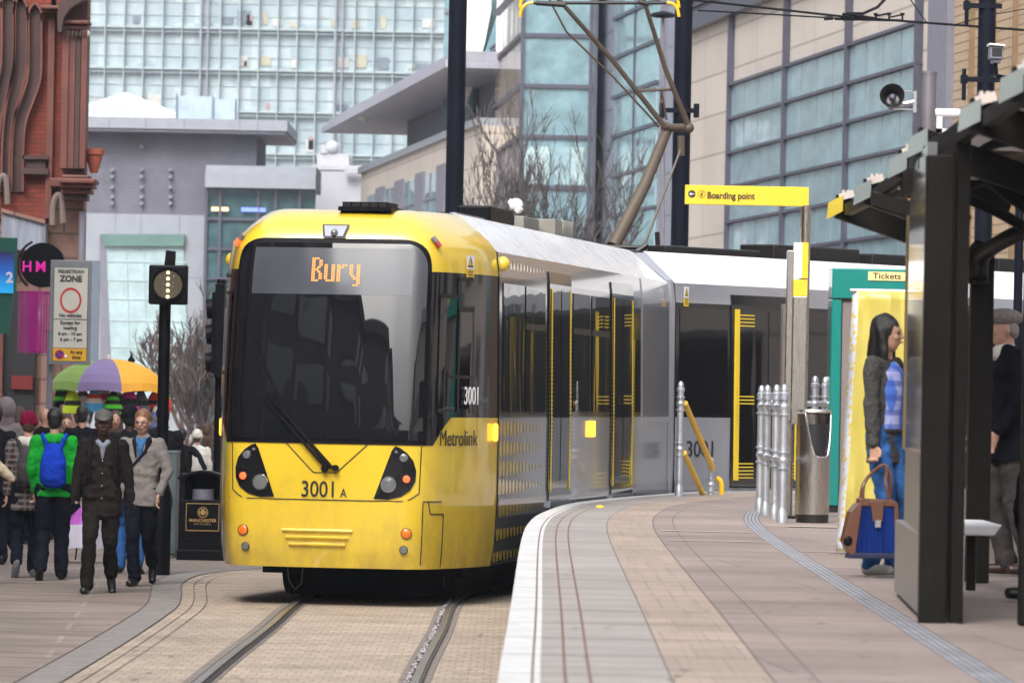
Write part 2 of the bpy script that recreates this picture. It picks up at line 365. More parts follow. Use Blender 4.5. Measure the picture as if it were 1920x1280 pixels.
def surf(u, z, off=0):
    w, sh = lerp_tab(z, CT); p = plan(u)
    if 1.5 < z < 3.42: sh = .265*((z-1.5)/1.92)**1.6;
    q = plan(u+.02) - plan(u-.02); n = Vector((q.y, -q.x)).normalized() if q.length else Vector((0,-1))
    L = p.y*(1-sh/1.75)+sh
    return Vector((p.x*w, L, z)) + Vector((n.x, n.y, .12 if z > 1.6 else 0)).normalized()*off
g = MB(); zs = [.36,.45,.55,.75,.98,1.25,1.5,1.76,2.2,2.65,3.10,3.2,3.33,3.42,3.52,3.60,3.655,3.68]; us = []
for i in range(len(arc)-1): us += [arc[i], (arc[i]+arc[i+1])/2]
us.append(arc[-1]); nu = len(us)
g.v = [surf(u, z) for z in zs for u in us]
for i in range(len(zs)-1):
    for j in range(nu-1):
        zc = (zs[i]+zs[i+1])/2
        k = 1 if 1.76 < zc < 3.10 else 0
        g.f.append([i*nu+j, i*nu+j+1, (i+1)*nu+j+1, (i+1)*nu+j]); g.m.append(k)
top = len(g.v); n0 = (len(zs)-1)*nu
g.f.append([n0+j for j in range(nu)]); g.m.append(0)
g.build('cab', [M['yellow'], M['tblack']], tram, smooth=50, local=True)
def overlay(name, mats, z0, z1, ulo, uhi, off, n=28, m=14, parent=tram, zr=None):
    g = MB(); zz = [z0+(z1-z0)*i/m for i in range(m+1)] if zr is None else zr
    for z in zz:
        a, b = ulo(z), uhi(z)
        for j in range(n+1): g.v.append(surf(a+(b-a)*j/n, z, off))
    for i in range(len(zz)-1):
        for j in range(n): g.f.append([i*(n+1)+j, i*(n+1)+j+1, (i+1)*(n+1)+j+1, (i+1)*(n+1)+j]); g.m.append(0)
    return g.build(name, mats, parent, smooth=60, local=True)
# windscreen: black surround, glass
def rr_top(hw, zt, r):
    def f(z):
        if z < zt-r: return hw
        return hw - r + math.sqrt(max(0, r*r-(z-(zt-r))**2))
    return f
zr = [1.5+.06*i for i in range(28)] + [3.15,3.19,3.23,3.27,3.31,3.34,3.365,3.38,3.39]
h1 = rr_top(.955, 3.39, .24)
sur = overlay('windscreen_surround', M['black'], 0, 0, lambda z: -h1(z), h1, .010, zr=zr, n=40)
h2 = rr_top(.90, 3.35, .2)
zr2 = [1.54+.06*i for i in range(26)] + [3.08,3.12,3.16,3.20,3.24,3.28,3.31,3.33,3.345]
ws = overlay('windscreen', M['wshield'], 0, 0, lambda z: -h2(z), h2, .018, zr=zr2, n=48)
overlay('destination_display', glassy('display_glass', (.06,.065,.08), .12, 1.7, .1, .8), 2.87, 3.3, lambda z: -.76, lambda z: .76, .0215, n=20, m=6, parent=ws)
# LED letters
BM = {'B': ["11110.","11.011","11..11","11..11","11.11.","1111..","11.11.","11..11","11..11","11.011","11110."],
      'u': ["......","......","......","11..11","11..11","11..11","11..11","11..11","11..11","11..11",".11111"],
      'r': ["......","......","......","11.111","1111..","11....","11....","11....","11....","11....","11...."],
      'y': ["......","......","......","11..11","11..11","11..11","11..11","11..11",".11.11","..1111","....11","....11","..111."]}
g = MB(); cx = -.185; cs = .0172
for ch in 'Bury':
    for r_, row in enumerate(BM[ch]):
        for c_, b in enumerate(row):
            if b == '1':
                u0 = cx + c_*cs; z0 = 3.20 - r_*cs*1.18
                vs = [surf(u0+a*cs*.36+.0, z0+b_*cs*.42, .026) for a, b_ in ((-1,-1),(1,-1),(1,1),(-1,1))]; g.add(vs, [(0,1,2,3)])
    cx += cs*7
g.build('destination_lettering', M['led'], ws, local=True)
# cab side glazing (both sides): slanting lower edge
for sd in (-1, 1):
    uA, uB = 1.0, 1.86
    lo = lambda z: sd*(uA if z > 1.5 else uA)
    g = MB(); n = 16
    for i in range(n+1):
        z = 1.50 + (1.78-1.50)*i/n; ub = uA + .04 + (1.30-uA)*i/n
        for j in range(7): g.v.append(surf(sd*(uA-.05+(ub-uA+.05)*j/6), z, .006))
    for i in range(n):
        for j in range(6): g.f.append([i*7+j, i*7+j+1, i*7+7+j+1, i*7+7+j]); g.m.append(0)
    g.build('cab_corner_panel', M['tblack'], tram, smooth=60, local=True)
    g = MB()
    for (a, b, z0, z1, z0b) in ((1.10,1.42,1.60,2.86,1.80),(1.50,1.80,1.84,2.74,1.84)):
        for q in range(2):
            pass
        n = 6; base = len(g.v)
        for i in range(9):
            for j in range(n+1):
                u = a+(b-a)*j/n; zb = z0+(z0b-z0)*j/n; g.v.append(surf(sd*u, zb+(z1-zb)*i/8, .012))
        for i in range(8):
            for j in range(n): q = base+i*(n+1)+j; g.f.append([q,q+1,q+n+2,q+n+1]); g.m.append(0)
    g.build('cab_side_window', M['tglass'], tram, smooth=60, local=True)
    for (a, b, z0, z1) in ((1.09,1.43,2.86,2.9),(1.46,1.50,1.8,3.06),(1.80,1.83,1.8,2.8),(1.49,1.82,2.74,2.79),(1.5,1.8,3.03,3.06),(1.25,1.82,2.12,2.15)):
        overlay('window_frame', M['darkmetal'], z0, z1, lambda z, a=a: sd*a, lambda z, b=b: sd*b, .016, n=6, m=4)
# front lower details
def poly_on(poly, off, n=1):                  # fan polygon in (u,z)
    c = (sum(p[0] for p in poly)/len(poly), sum(p[1] for p in poly)/len(poly))
    vs = [surf(c[0], c[1], off)] + [surf(p[0], p[1], off) for p in poly]
    for r_ in (.5,):
        pass
    return vs, [(0, i+1, (i+1)%len(poly)+1) for i in range(len(poly))]
def upx(px, z): return (px-613)/204*1.02
for sd in (-1, 1):
    P0 = [(.465,1.005),(.60,1.00),(.72,1.03),(.80,1.09),(.845,1.17),(.85,1.27),(.82,1.36),(.765,1.43),(.70,1.475),(.655,1.49),(.625,1.45)]
    vs, fs = poly_on([(sd*a, b) for a, b in P0], .012)
    g = MB().add(vs, fs); hl = g.build('headlight_cluster', M['tblack'], tram, local=True)
    for (u, z, r, mm, nm) in ((.60,1.135,.068,'lens','headlight'),(.765,1.19,.036,'redlit','tail_lamp'),(.735,1.385,.036,'lens','marker_lamp'),(.665,1.435,.014,'lens','small_lamp')):
        p = surf(sd*u, z, .012); q = surf(sd*u, z, .03)
        g = MB(); g.tube([p, q], [r*1.12, r*1.05], 20, k=1); g.tube([q, q+(q-p)*.3], [r*.92, r*.5], 20, k=0)
        g.build(nm, [M[mm], M['chrome'] if nm != 'tail_lamp' else M['tblack']], hl, smooth=True, local=True)
    for (u, z, r, mm, nm) in ((.775,.69,.045,'amber','indicator_lamp'),(.755,.54,.035,'lens','reflector')):
        p = surf(sd*u, z, 0); q = surf(sd*u, z, .012)
        g = MB(); g.tube([p, q], [r*1.15, r*1.12], 20, k=1); g.tube([q, q+(q-p)*.6], [r, r*.8], 20, k=0)
        g.build(nm, [M[mm], M['darkmetal']], tram, smooth=True, local=True)
    # amber side lamp, round housing, roof marker
    p = surf(sd*UM*.93, 1.62, .03)
    g = MB(); g.box(p, (.05,.06,.17)); g.build('side_indicator', M['amberlit'], tram, local=True, bev=.02)
    p = Vector((sd*1.31, 1.85, 3.22)); g = MB(); g.sphere(p, .072, 14, 10); g.build('round_housing', M['yellow'], tram, True, True)
    p = surf(sd*1.03, 3.37, .03); g = MB(); g.tube([p+Vector((-sd*.035,0,.045)), p+Vector((0,-.0,0))], .026, 10); g.build('roof_marker_lamp', M['lens'], tram, True, True)
    g = MB(); g.tube([p, p+Vector((sd*.035,0,-.045))], .026, 10); g.build('roof_marker_lamp', M['redlens'] if sd > 0 else M['redlit'], tram, True, True)
def seam(pl_, off=.004, w=.008, parent=tram):
    g = MB()
    for a, b in zip(pl_, pl_[1:]):
        n = 8
        for i in range(n):
            p = surf(a[0]+(b[0]-a[0])*i/n, a[1]+(b[1]-a[1])*i/n, off); q = surf(a[0]+(b[0]-a[0])*(i+1)/n, a[1]+(b[1]-a[1])*(i+1)/n, off)
            g.bar(p, q, w, w, (0,1,0) if abs((q-p).z) > .5*abs((q-p).x) else (0,0,1))
    return g.build('panel_seam', M['ink'], parent, local=True)
seam([(-.95,.985),(.95,.985),(1.22,.985)]); seam([(-.36,1.50),(-.10,1.235),(.115,1.235),(.40,1.50)])
seam([(-.90,1.49),(-.885,1.06),(-.78,.995)]); seam([(.90,1.49),(.885,1.06),(.78,.995)])
seam([(.93,.98),(.93,.40)]); seam([(1.0,.98),(1.03,.87),(1.26,.87),(1.26,.38)]); seam([(1.72,1.75),(1.72,.98),(1.68,.38)]) if False else None
g = MB()
for i, (hw, z) in enumerate(((.335,.70),(.30,.635),(.27,.57))):
    for j in range(12):
        a = -hw+2*hw*j/12; b = a+2*hw/12
        A = surf(a-.06,z,.0); B = surf(b-.06,z,.0)
        g.prism([(0,-.022),(.022,-.012),(.03,.0),(.0,.018)], A, (0,-1,0), (0,0,1), B-A)
g.build('bumper_ribs', M['yellow'], tram, local=True)
g = MB(); g.v = []  # top lamp on forehead
vs, fs = poly_on([(-.11,3.395),(.11,3.395),(.155,3.52),(-.155,3.52)], .022); g.add(vs, fs); fl = g.build('forehead_lamp', M['tblack'], tram, local=True)
vs, fs = poly_on([(-.09,3.41),(.09,3.41),(.13,3.51),(-.13,3.51)], .026); g = MB().add(vs, fs); g.build('lamp_glass', glassy('lamp_window', (.3,.32,.36), .1), fl, local=True)
p = surf(0, 3.44, .03); g = MB(); g.sphere(p, .035); g.build('bulb', M['lens'], fl, True, True)
# roof vent
g = MB(); g.bx(-.03,.47,.55,1.15,3.66,3.70,0); g.bx(.0,.43,.6,1.1,3.69,3.745,0)
for i in range(5): g.bx(.012+i*.085,.08+i*.085,.585,.6,3.70,3.737,1)
g.build('roof_vent', [M['black'], M['darkmetal']], tram, local=True)
# wiper
g = MB(); a = surf(.075, 1.28, .05); b = surf(-.55, 1.95, .06); c = surf(-.70, 2.42, .05); d = surf(-.35, 1.60, .05)
g.tube([a, b], [.022,.012], 8); g.tube([a+Vector((-.06,-.02,.02)), b+Vector((-.04,0,-.04))], [.016,.01], 8); g.tube([c, surf(-.30, 1.62, .035)], .011, 6)
g.tube([surf(.01,1.27,.0), surf(.01,1.27,.07)], .03, 10); g.tube([surf(.11,1.28,.0), surf(.11,1.28,.08)], .028, 10)
g.build('windscreen_wiper', M['rubber'], tram, True, True)
# front number, side name
def frtext(s, px, z, size, mat, sd_u, off=.009, sx=.82, **k):
    o = surf(sd_u, z, off); u = (surf(sd_u+.1, z, off)-surf(sd_u-.1, z, off)); return text(s, size, mat, o, u, (0,0,1), tram, local=True, sx=sx, **k)
frtext('3001', 0, 1.012, .21, M['ink'], -.045, bold=.001)
frtext('A', 0, 1.012, .115, M['ink'], .185)
u0 = 1.55; frtext('Metrolink', 0, 1.50, .21, M['ink'], 1.52, sx=1.0, off=.012)
frtext('3001', 0, 1.88, .24, M['wink'], 1.79, sx=.8, off=.02)
# warning stickers on yellow cant rail
def sticker(o, u, parent, h=.15, w=.11):
    g = MB(); o = Vector(o); u = Vector(u).normalized(); up = Vector((0,0,1)); n = u.cross(up)
    g.prism([(-w/2,0),(w/2,0),(w/2,h),(-w/2,h)], o, u, up, n*.002, 0); g.prism([(-w/2,-.10),(w/2,-.10),(w/2,-.01),(-w/2,-.01)], o, u, up, n*.002, 1)
    g.prism([(-w*.4,.02),(w*.4,.02),(0,h*.9)], o+n*.002, u, up, n*.002, 2); g.prism([(-w*.27,.034),(w*.27,.034),(0,h*.72)], o+n*.004, u, up, n*.002, 1); g.prism([(-.006,.04),(.006,.04),(.006,.08),(-.006,.08)], o+n*.006, u, up, n*.002, 2)
    for q in range(3): g.prism([(-w*.35,-.03-.025*q),(w*.35,-.03-.025*q),(w*.35,-.02-.025*q),(-w*.35,-.02-.025*q)], o+n*.002, u, up, n*.002, 2)
    g.build('warning_sticker', [M['white'], M['signyel'], M['ink']], parent, local=True)
sticker(surf(1.72, 3.14, .012), surf(1.78,3.14)-surf(1.66,3.14), tram, .13, .16)
# body sections
def section(L0, L1, xf, hw=1.32):
    # profile points right side: (y, z, mat of the band above it)
    prof = [(hw-.07,.36),(hw-.03,.55),(hw,.82),(hw+.012,.98),(hw,1.05),(hw,1.76),(hw-.02,3.10),(hw-.045,3.33),(.86,3.675),(.80,3.70)]
    km = [1,1,0,0,0,2,0,3,3,3]
    Ls = [L0 + (L1-L0)*i/12 for i in range(13)]
    g = MB(); g.xf = xf; full = [(-y, z) for y, z in prof[::-1]] + prof; kf = km[::-1][1:] + [3] + km[:-1]
    n = len(full); vs = [Vector((y, l, z)) for l in Ls for y, z in full]; base = len(g.v)
    for i in range(len(Ls)-1):
        for j in range(n-1): 
            y0 = full[j]; zc = (full[j][1]+full[j+1][1])/2; k = 3
            if zc < .82: k = 1
            elif zc < 1.76: k = 0
            elif zc < 3.10: k = 2
            elif zc < 3.33: k = 0
            g.f.append([i*n+j, i*n+j+1, (i+1)*n+j+1, (i+1)*n+j]); g.m.append(k)
    g.v = [xf @ v for v in vs]
    g.f.append(list(range(n))); g.m.append(2); g.f.append([len(vs)-n+j for j in range(n)]); g.m.append(2)
    return g
I4 = Matrix.Identity(4)
section(1.75, 13.55, I4).build('front_body', [M['tgrey'], M['tdark'], M['tblack'], M['twhite']], tram, smooth=20, local=True)
SEAM = 14.05; DL = R(27.5)
X2 = Matrix.Translation((0, SEAM, 0)) @ Matrix.Rotation(-DL, 4, 'Z') @ Matrix.Translation((0, 0, 0))
section(.42, 14.2, X2).build('rear_body', [M['tgrey'], M['tdark'], M['tblack'], M['twhite']], tram, smooth=20, local=True)
# articulation bellows
g = MB()
for i in range(7):
    t = i/6; A = Matrix.Translation((0, 13.5, 0)) if t == 0 else None
    ang = -DL*t; c = Vector((0, SEAM, 0)); m = Matrix.Translation(c) @ Matrix.Rotation(ang, 4, 'Z'); l = -.5+.92*t
    s_ = 1 if i % 2 else .985
    for y, z in ((1.31,.5),(1.325,1.2),(1.31,3.1),(1.27,3.36),(.86,3.68),(-.86,3.68),(-1.27,3.36),(-1.31,3.1),(-1.325,1.2),(-1.31,.5)):
        g.v.append(m @ Vector((y*s_, l*(1 if t < .5 else 1), z)))
for i in range(6):
    for j in range(9): g.f.append([i*10+j, i*10+j+1, i*10+11+j, i*10+10+j]); g.m.append(0)
g.build('articulation_bellows', M['tgrey'], tram, local=True)
# silver plain panel before articulation covering the black band
def side_panel(name, L0, L1, z0, z1, off, mat, xf=I4, sd=1, y0=None, parent=tram, th=.004, bev=0):
    def yy(z): return lerp_tab(z, [(.36,1.25),(.55,1.29),(.82,1.32),(.98,1.332),(1.05,1.32),(1.76,1.32),(3.10,1.30),(3.33,1.275),(3.675,.86)])[0]
    g = MB(); g.xf = xf; zz = [z0] + [z for z in (.55,.82,.98,1.05,1.76,3.10,3.33) if z0 < z < z1] + [z1]
    vs = []
    for z in zz:
        for l in (L0, L1): vs += [(sd*(yy(z)+off), l, z)]
    for z in zz[::-1]:
        for l in (L0, L1): vs += [(sd*(yy(z)-.002), l, z)]
    n = len(zz); m = 2*n
    fs = [(2*i, 2*i+1, (2*i+3)%(2*m), (2*i+2)%(2*m)) for i in range(m)]
    fs.append([2*i for i in range(m)]); fs.append([2*i+1 for i in range(m)][::-1])
    g.add(vs, fs); return g.build(name, mat, parent, local=True)
def pxL(px): d = px-960; return 1.7 + (d*50.46+1130)/(1650-.986*d)
M['yedge'] = pm('door_edge_yellow', (.85,.62,.03), .4, var=.05)
def door(L0, L1, xf, sd, wide=False):
    dr = side_panel('door', L0, L1, .93, 3.22, .015, M['tblack'], xf, sd)
    mdl = (L0+L1)/2
    for a, b in ((L0+.07, mdl-.03), (mdl+.03, L1-.07)):
        side_panel('door_glass', a, b, 1.12, 3.05, .021, M['tglass'], xf, sd, parent=dr)
    for q, a in enumerate((L0+.075, L1-.075)):
        s_ = 1 if q == 0 else -1; g = MB(); g.xf = xf
        y = lambda z: sd*(1.345 if z < 1.8 else 1.345-.02*(z-1.8)/1.3)
        g.bar((y(1.0), a+s_*.03, 1.02), (y(3.05), a+s_*.03, 3.05), .006, .04 if not wide else .10, (0,1,0))
        for z in [1.05+.042*i for i in range(47)]:
            ln = .055 if not wide or not (z > 2.85 or z < 1.25 or 1.9 < z < 2.02) else .26
            g.bar((y(z), a, z), (y(z), a+s_*ln*(1.5 if wide else 1), z), .006, .013, (0,0,1))
        g.build('yellow_edge_strip', M['yedge'], dr, local=True)
    side_panel('door_step', L0+.02, L1-.02, .86, .925, .03, M['galv'], xf, sd, parent=dr)
D1 = (pxL(1031), pxL(1072)); D2 = (pxL(1148), pxL(1188))
for sd in (1, -1):
    side_panel('silver_panel', pxL(1206), 13.5, 1.70, 3.32, .012, M['tgrey'], sd=sd)
    door(*D1, I4, sd); door(*D2, I4, sd)
    for a, b in ((1.95, pxL(985)), (pxL(988), pxL(1024)), (pxL(1077), pxL(1108)), (pxL(1112), pxL(1144)), (pxL(1190), pxL(1203))):
        w = side_panel('window', a, b, 1.82, 2.62 if b > 5 or a > 3.0 else 3.04, .008, M['tglass'], sd=sd)
        if a > 3.0 and b-a > .6:
            side_panel('top_light', a, b, 2.68, 3.04, .008, M['tglass'], sd=sd, parent=w); side_panel('window_bar', a, b, 2.62, 2.68, .013, M['darkmetal'], sd=sd, parent=w)
    for L0 in (1.55, 5.9, 9.8): 
        door(L0, L0+1.5, X2, sd, wide=(L0 < 2))
    for a, b in ((.5,1.48),(3.1,4.4),(4.42,5.82),(7.4,9.72),(11.3,12.9)):
        side_panel('window', a, b, 1.80, 3.04, .008, M['tglass'], X2, sd)
    text('3001', .27, M['ink'], X2 @ Vector((sd*1.328, .95 if sd > 0 else .2, 1.30)), (X2.to_3x3() @ Vector((0, sd, 0))), (0,0,1), tram, local=True, sx=1.15, align='CENTER')
sticker(X2 @ Vector((1.305, .62, 3.16)), X2.to_3x3() @ Vector((0,1,0)), tram, .13, .1)
g = MB()
for (zc, rmul) in [(1.66,1),(1.47,1),(1.28,1),(1.10,1),(.90,1),(.68,1.0),(.47,1),(3.21,.8)]:
    for i in range(15):
        L = 1.86 + i*.195; r = (.088 - .0052*i)*rmul
        if L > D1[0]-.12: continue
        y = lerp_tab(zc, [(.36,1.25),(.55,1.29),(.82,1.32),(.98,1.332),(1.05,1.32),(1.76,1.32),(3.10,1.30),(3.33,1.275)])[0] + .003
        g.add([Vector((y, L+r*math.cos(2*PI*j/14), zc+r*math.sin(2*PI*j/14))) for j in range(14)], [list(range(14))])
g.build('dot_pattern', M['yellow'], tram, local=True)
g = MB(); g.box((1.335, pxL(1111), 1.64), (.03,.34,.17)); g.build('side_indicator', M['amberlit'], tram, local=True, bev=.012)
# underframe
g = MB(); g.bx(-.97,.97,1.9,13.3,.24,.42); g.bx(-.72,.86,2.0,4.2,.035,.3); g.bx(-.5,.5,1.4,1.9,.3,.42)
g.xf = X2; g.bx(-.95,.95,.6,14,.22,.40); g.bx(-.86,.86,8.5,11,.04,.3); g.xf = None
g.build('underframe', pm('underframe', (.004,.004,.004), .9), tram, local=True)
for l in (2.2, 3.9):
    for sd in (-1, 1):
        g = MB(); g.tube([(sd*.66,l,.33),(sd*.78,l,.33)], .30, 20); g.build('wheel', M['darkmetal'], tram, True, True)
g = MB(); g.tube([(-.42,.42,.38),(-.40,.42,.22),(-.34,.42,.14),(-.28,.42,.20),(-.27,.42,.38)], .006, 5); g.build('hanging_cable', pm('cable', (.1,.09,.09), .6), tram, local=True)
# roof equipment
g = MB(); g.bx(.42,.76,4.3,5.7,3.69,3.86); g.build('roof_box', M['black'], tram, local=True, bev=.02)
g = MB(); g.bx(.42,.62,6.3,6.6,3.69,3.84); g.build('roof_box', M['navy'], tram, local=True)
g = MB(); g.bx(.38,.62,7.2,8.2,3.69,3.86); g.bx(.5,.78,8.0+.3,8.8,3.69,3.87)
for i in range(6): g.bx(.3,.78,8.9+i*.12,8.96+i*.12,3.69,3.88)
g.build('resistor_box', M['greybox'], tram, local=True, bev=.01)
g = MB(); g.bx(.68,.72,2.6,4.2,3.69,3.73); g.build('roof_rail', M['galv'], tram, local=True)
for (a, b, h_, x_) in ((1.0,3.0,3.79,.45),(3.3,5.2,3.88,.2),(5.5,8.2,3.84,-.7),(8.5,11,3.88,-.7),(11.3,13.6,3.85,-.7)):
    g = MB(); g.xf = X2; g.bx(x_,.72,a,b,3.69,h_); g.build('roof_box', M['darkmetal'], tram, local=True, bev=.02)
# pantograph
def p2(px, py, Z): return at(px, py, Z)
pan = MB(); el = at(1268,240,65.3); e2 = at(1290,240,65.0); base = at(1150,462,64.4)
pan.tube([base, (base+el)/2+Vector((0,0,.03)), el-Vector((.1,0,0))], [.085,.075,.065], 12)
pan.tube([el-Vector((.13,0,0)), e2], .05, 10); pan.sphere(el-Vector((.12,0,0)), .07); pan.sphere(e2+Vector((.01,0,0)), .065)
arm = pan.build('lower_arm', M['brown'], tram, True)
g = MB(); g.tube([at(1292,240,65), at(1248,130,64.7), at(1207,0,64.5), at(1200,-25,64.4)], [.036,.03,.026,.024], 8)
g.tube([at(1248,240,65.2), at(1150,115,64.9), at(1048,0,64.6), at(1030,-20,64.5)], [.036,.032,.028,.024], 8)
g.tube([at(1236,238,65.2), at(1150,145,64.9), at(1062,60,64.6), at(1030,0,64.6)], .014, 6)
g.tube([at(1198,170,64.9), at(1262,168,64.9)], .018, 6); g.tube([at(1240,168,64.9), at(1250,225,65)], .012, 6); g.tube([at(1240,168,64.9), at(1238,215,65)], .01, 6)
g.tube([e2+Vector((-.06,0,-.2)), at(1205,468,64.5)], .016, 6); g.tube([at(1277,255,65), at(1277,292,65)], .045, 8)
g.build('upper_frame', M['brown'], tram, True)
g = MB()
for yy in (-9, 8):
    g.tube([at(1000,yy-2,64.2), at(1250,yy-2,64.2)], .02, 8, k=1)
    for q in (((975,yy+24),(978,yy+10),(988,yy),(1000,yy-3)), ((1250,yy-3),(1262,yy),(1270,yy+9),(1273,yy+24))):
        g.tube(catmull([at(x_, y_, 64.2) for x_, y_ in q], 4), .02, 8, k=0)
g.tube([at(1005,6,64.2), at(1060,10,64.2)], .03, 8, k=1); g.tube([at(1195,4,64.2), at(1215,8,64.2)], .03, 8, k=1)
g.build('collector_head', [M['railyel'], M['darkmetal']], tram, True)
g = MB(); g.xf = X2; g.bx(-.62,.62,.6,.68,3.70,3.76); g.bx(-.62,.62,2.6,2.68,3.70,3.76); g.bx(-.62,-.55,.6,2.68,3.70,3.76); g.bx(.55,.62,.6,2.68,3.70,3.76); g.xf = None
g.tube([at(1130,463,64), at(1210,464,64)], .03, 8); g.tube([at(1195,472,63.8), at(1215,458,63.8)], .04, 8); g.sphere(at(1277,470,64.2), .06); g.tube([at(1232,435,64.2), at(1234,470,64.2)], .03, 8)
g.build('pantograph_base', M['darkmetal'], tram, True)
# ------------------------------------------------------------------ buildings
VR = (-PI/2, 0, 0)
M['lime'] = brickmat('limestone_cladding', (.59,.535,.475), (.54,.49,.44), (.36,.31,.28), 4.0, 1.05, .03, rot=VR, rough=.7, big=.18, bmp=.2, off=.0, big_s=.25)
M['teal'] = glassy('teal_glazing', (.27,.41,.45), .06, 2.1, .6, .45, .2, st=(.6,.6,1.3), wd=.10)
M['teal2'] = glassy('green_grey_glazing', (.17,.28,.32), .08, 1.7, .05, .6, .3)
M['palegl'] = glassy('pale_glazing', (.36,.48,.50), .15, 1.5, .03, .4, .2)
M['gpanel'] = brickmat('grey_metal_panel', (.30,.33,.40), (.27,.30,.37), (.15,.16,.2), 2.4, 1.19, .03, rot=VR, rough=.3, big=.2, off=0, big_s=.2)
M['mull'] = pm('dark_mullion', (.09,.09,.125), .4, metal=.4)
M['gpil'] = pm('grey_pilaster', (.17,.17,.21), .5)
M['louv'] = pm('dark_louvre', (.05,.05,.065), .5, st=(1,1,18), var=.5)
M['tile'] = brickmat('beige_tile', (.50,.37,.24), (.45,.33,.21), (.14,.09,.05), 2.0, .19, .012, rot=VR, rough=.5, big=.15, off=0)
M['concl'] = pm('light_concrete', (.27,.29,.33), .7, var=.08)
M['dgrey'] = pm('stud_wall_grey', (.135,.135,.165), .8, var=.25, scale=.6, bmp=.5, bs=12, bd=.1)
M['wrender'] = pm('white_render', (.46,.47,.51), .7, var=.05)
def plane_thing(name, A, B, Z0, label, cat):
    o = thing(name, (A+B*Z0, Z0, 0), label, cat, rz=math.atan2(1, B)); return o
class Fac:
    def __init__(s, A, B, Z0):
        s.A, s.B = A, B; d = Vector((B, 1, 0)); s.d = d.normalized(); s.o = Vector((A+B*Z0, Z0, 0))
    def L(s, px): p = pl(px, 600, s.A, s.B); return (p-s.o).dot(s.d)
    def z(s, px, py): return pl(px, py, s.A, s.B).z
AR, BR = 22.8, -.1255
fr = Fac(AR, BR, 110)
sc_ = plane_thing('shopping_centre', AR, BR, 110, 'long limestone shopping centre with a wall of teal glass squares, right of the boarding sign', 'building')
L = fr.L; la, lb = L(1793), L(1288)
g = MB(); g.bx(la, lb, -8, 0, 0, 11.85); g.build('wall', M['lime'], sc_, local=True)
g = MB(); g.bx(la, lb, -8, .25, 11.853, 12.3); g.bx(la, lb+.2, -7, .05, 12.303, 15.5, 1)
for i in range(14): g.bx(la, lb+.2, .05, .12, 12.5+i*.2, 12.6+i*.2, 1)
g.build('roof', [M['mull'], M['louv']], sc_, local=True)
rows = [10.08, 9.2, 8.32, 7.44, 6.54, 5.62, 4.72]
bays = [L(1720), L(1588), L(1471), L(1367)]
for b0, b1 in zip(bays, bays[1:]):
    for i in range(6):
        g = MB(); g.bx(b0+.06, b1-.06, -.02, .05, rows[i+1]+.05, rows[i]-.05); w = g.build('window', M['teal'], sc_, local=True)
        g = MB()
        for q in range(1, 4): x = b0+(b1-b0)*q/4; g.bx(x-.012, x+.012, .05, .06, rows[i+1]+.05, rows[i]-.05)
        g.build('glazing_joint', M['gpil'], w, local=True)
for i in range(7):
    g = MB(); g.bx(bays[0]-.1, bays[3]+.1, .01, .14, rows[i]-.035, rows[i]+.035); g.build('transom', M['mull'], sc_, local=True)
for b in bays:
    g = MB(); g.bx(b-.075, b+.075, .01, .17, 3.4, 11.84); g.build('mullion', M['mull'], sc_, local=True)
g = MB(); g.bx(L(1775), L(1752)-.2, .0, .3, 0, 11.8); g.build('pilaster', M['gpil'], sc_, local=True)
g = MB(); g.bx(la-.0, lb-3, .02, 1.6, 4.1, 4.5); g.build('entrance_canopy', pm('canopy_purple_grey', (.13,.10,.12), .5), sc_, local=True)
g = MB(); g.bx(L(1797), L(1777), .02, .35, 0, 15); g.build('corner_fin', M['gpil'], sc_, local=True)
tb = plane_thing('tiled_building', AR-.2, BR, 80, 'building clad in narrow beige tiles behind the shelter at the right edge', 'building')
g = MB(); g.bx(0, 29.6, -8, 0, 0, 18); g.build('wall', M['tile'], tb, local=True)
for i in range(3):
    g = MB(); g.bx(23.2+i*2.0, 23.3+i*2.0, 0, .1, 0, 18); g.build('downpipe', pm('bronze_pipe%d'%i, (.2,.13,.07), .5), tb, local=True)
# grey panelled block
gb = plane_thing('panelled_block', AR+.4, BR, 144, 'grey metal panelled block with one column of teal windows behind the raised pantograph', 'building')
fg = Fac(AR+.4, BR, 144)
l0, l1 = fg.L(1296), fg.L(1105)
g = MB(); g.bx(l0, l1, -9, 0, 0, 19); g.build('wall', M['gpanel'], gb, local=True)
w0, w1 = fg.L(1226), fg.L(1146)
for i in range(13):
    z = 1.5 + i*1.19
    g = MB(); g.bx(w0, w1, -.02, .05, z+.04, z+1.13); w = g.build('window', M['teal'], gb, local=True)
    g = MB(); g.bx((w0+w1)/2-.05, (w0+w1)/2+.05, .05, .1, z+.04, z+1.13); g.build('mullion', M['mull'], w, local=True)
    g = MB(); g.bx(w0-.1, w1+.1, .0, .12, z-.05, z+.05); g.build('transom', M['mull'], gb, local=True)
g = MB()
for px in (1240, 1262): x = fg.L(px); g.bx(x-.05, x+.05, .0, .12, 0, 19)
g.build('rain_pipe', M['gpil'], gb, local=True)
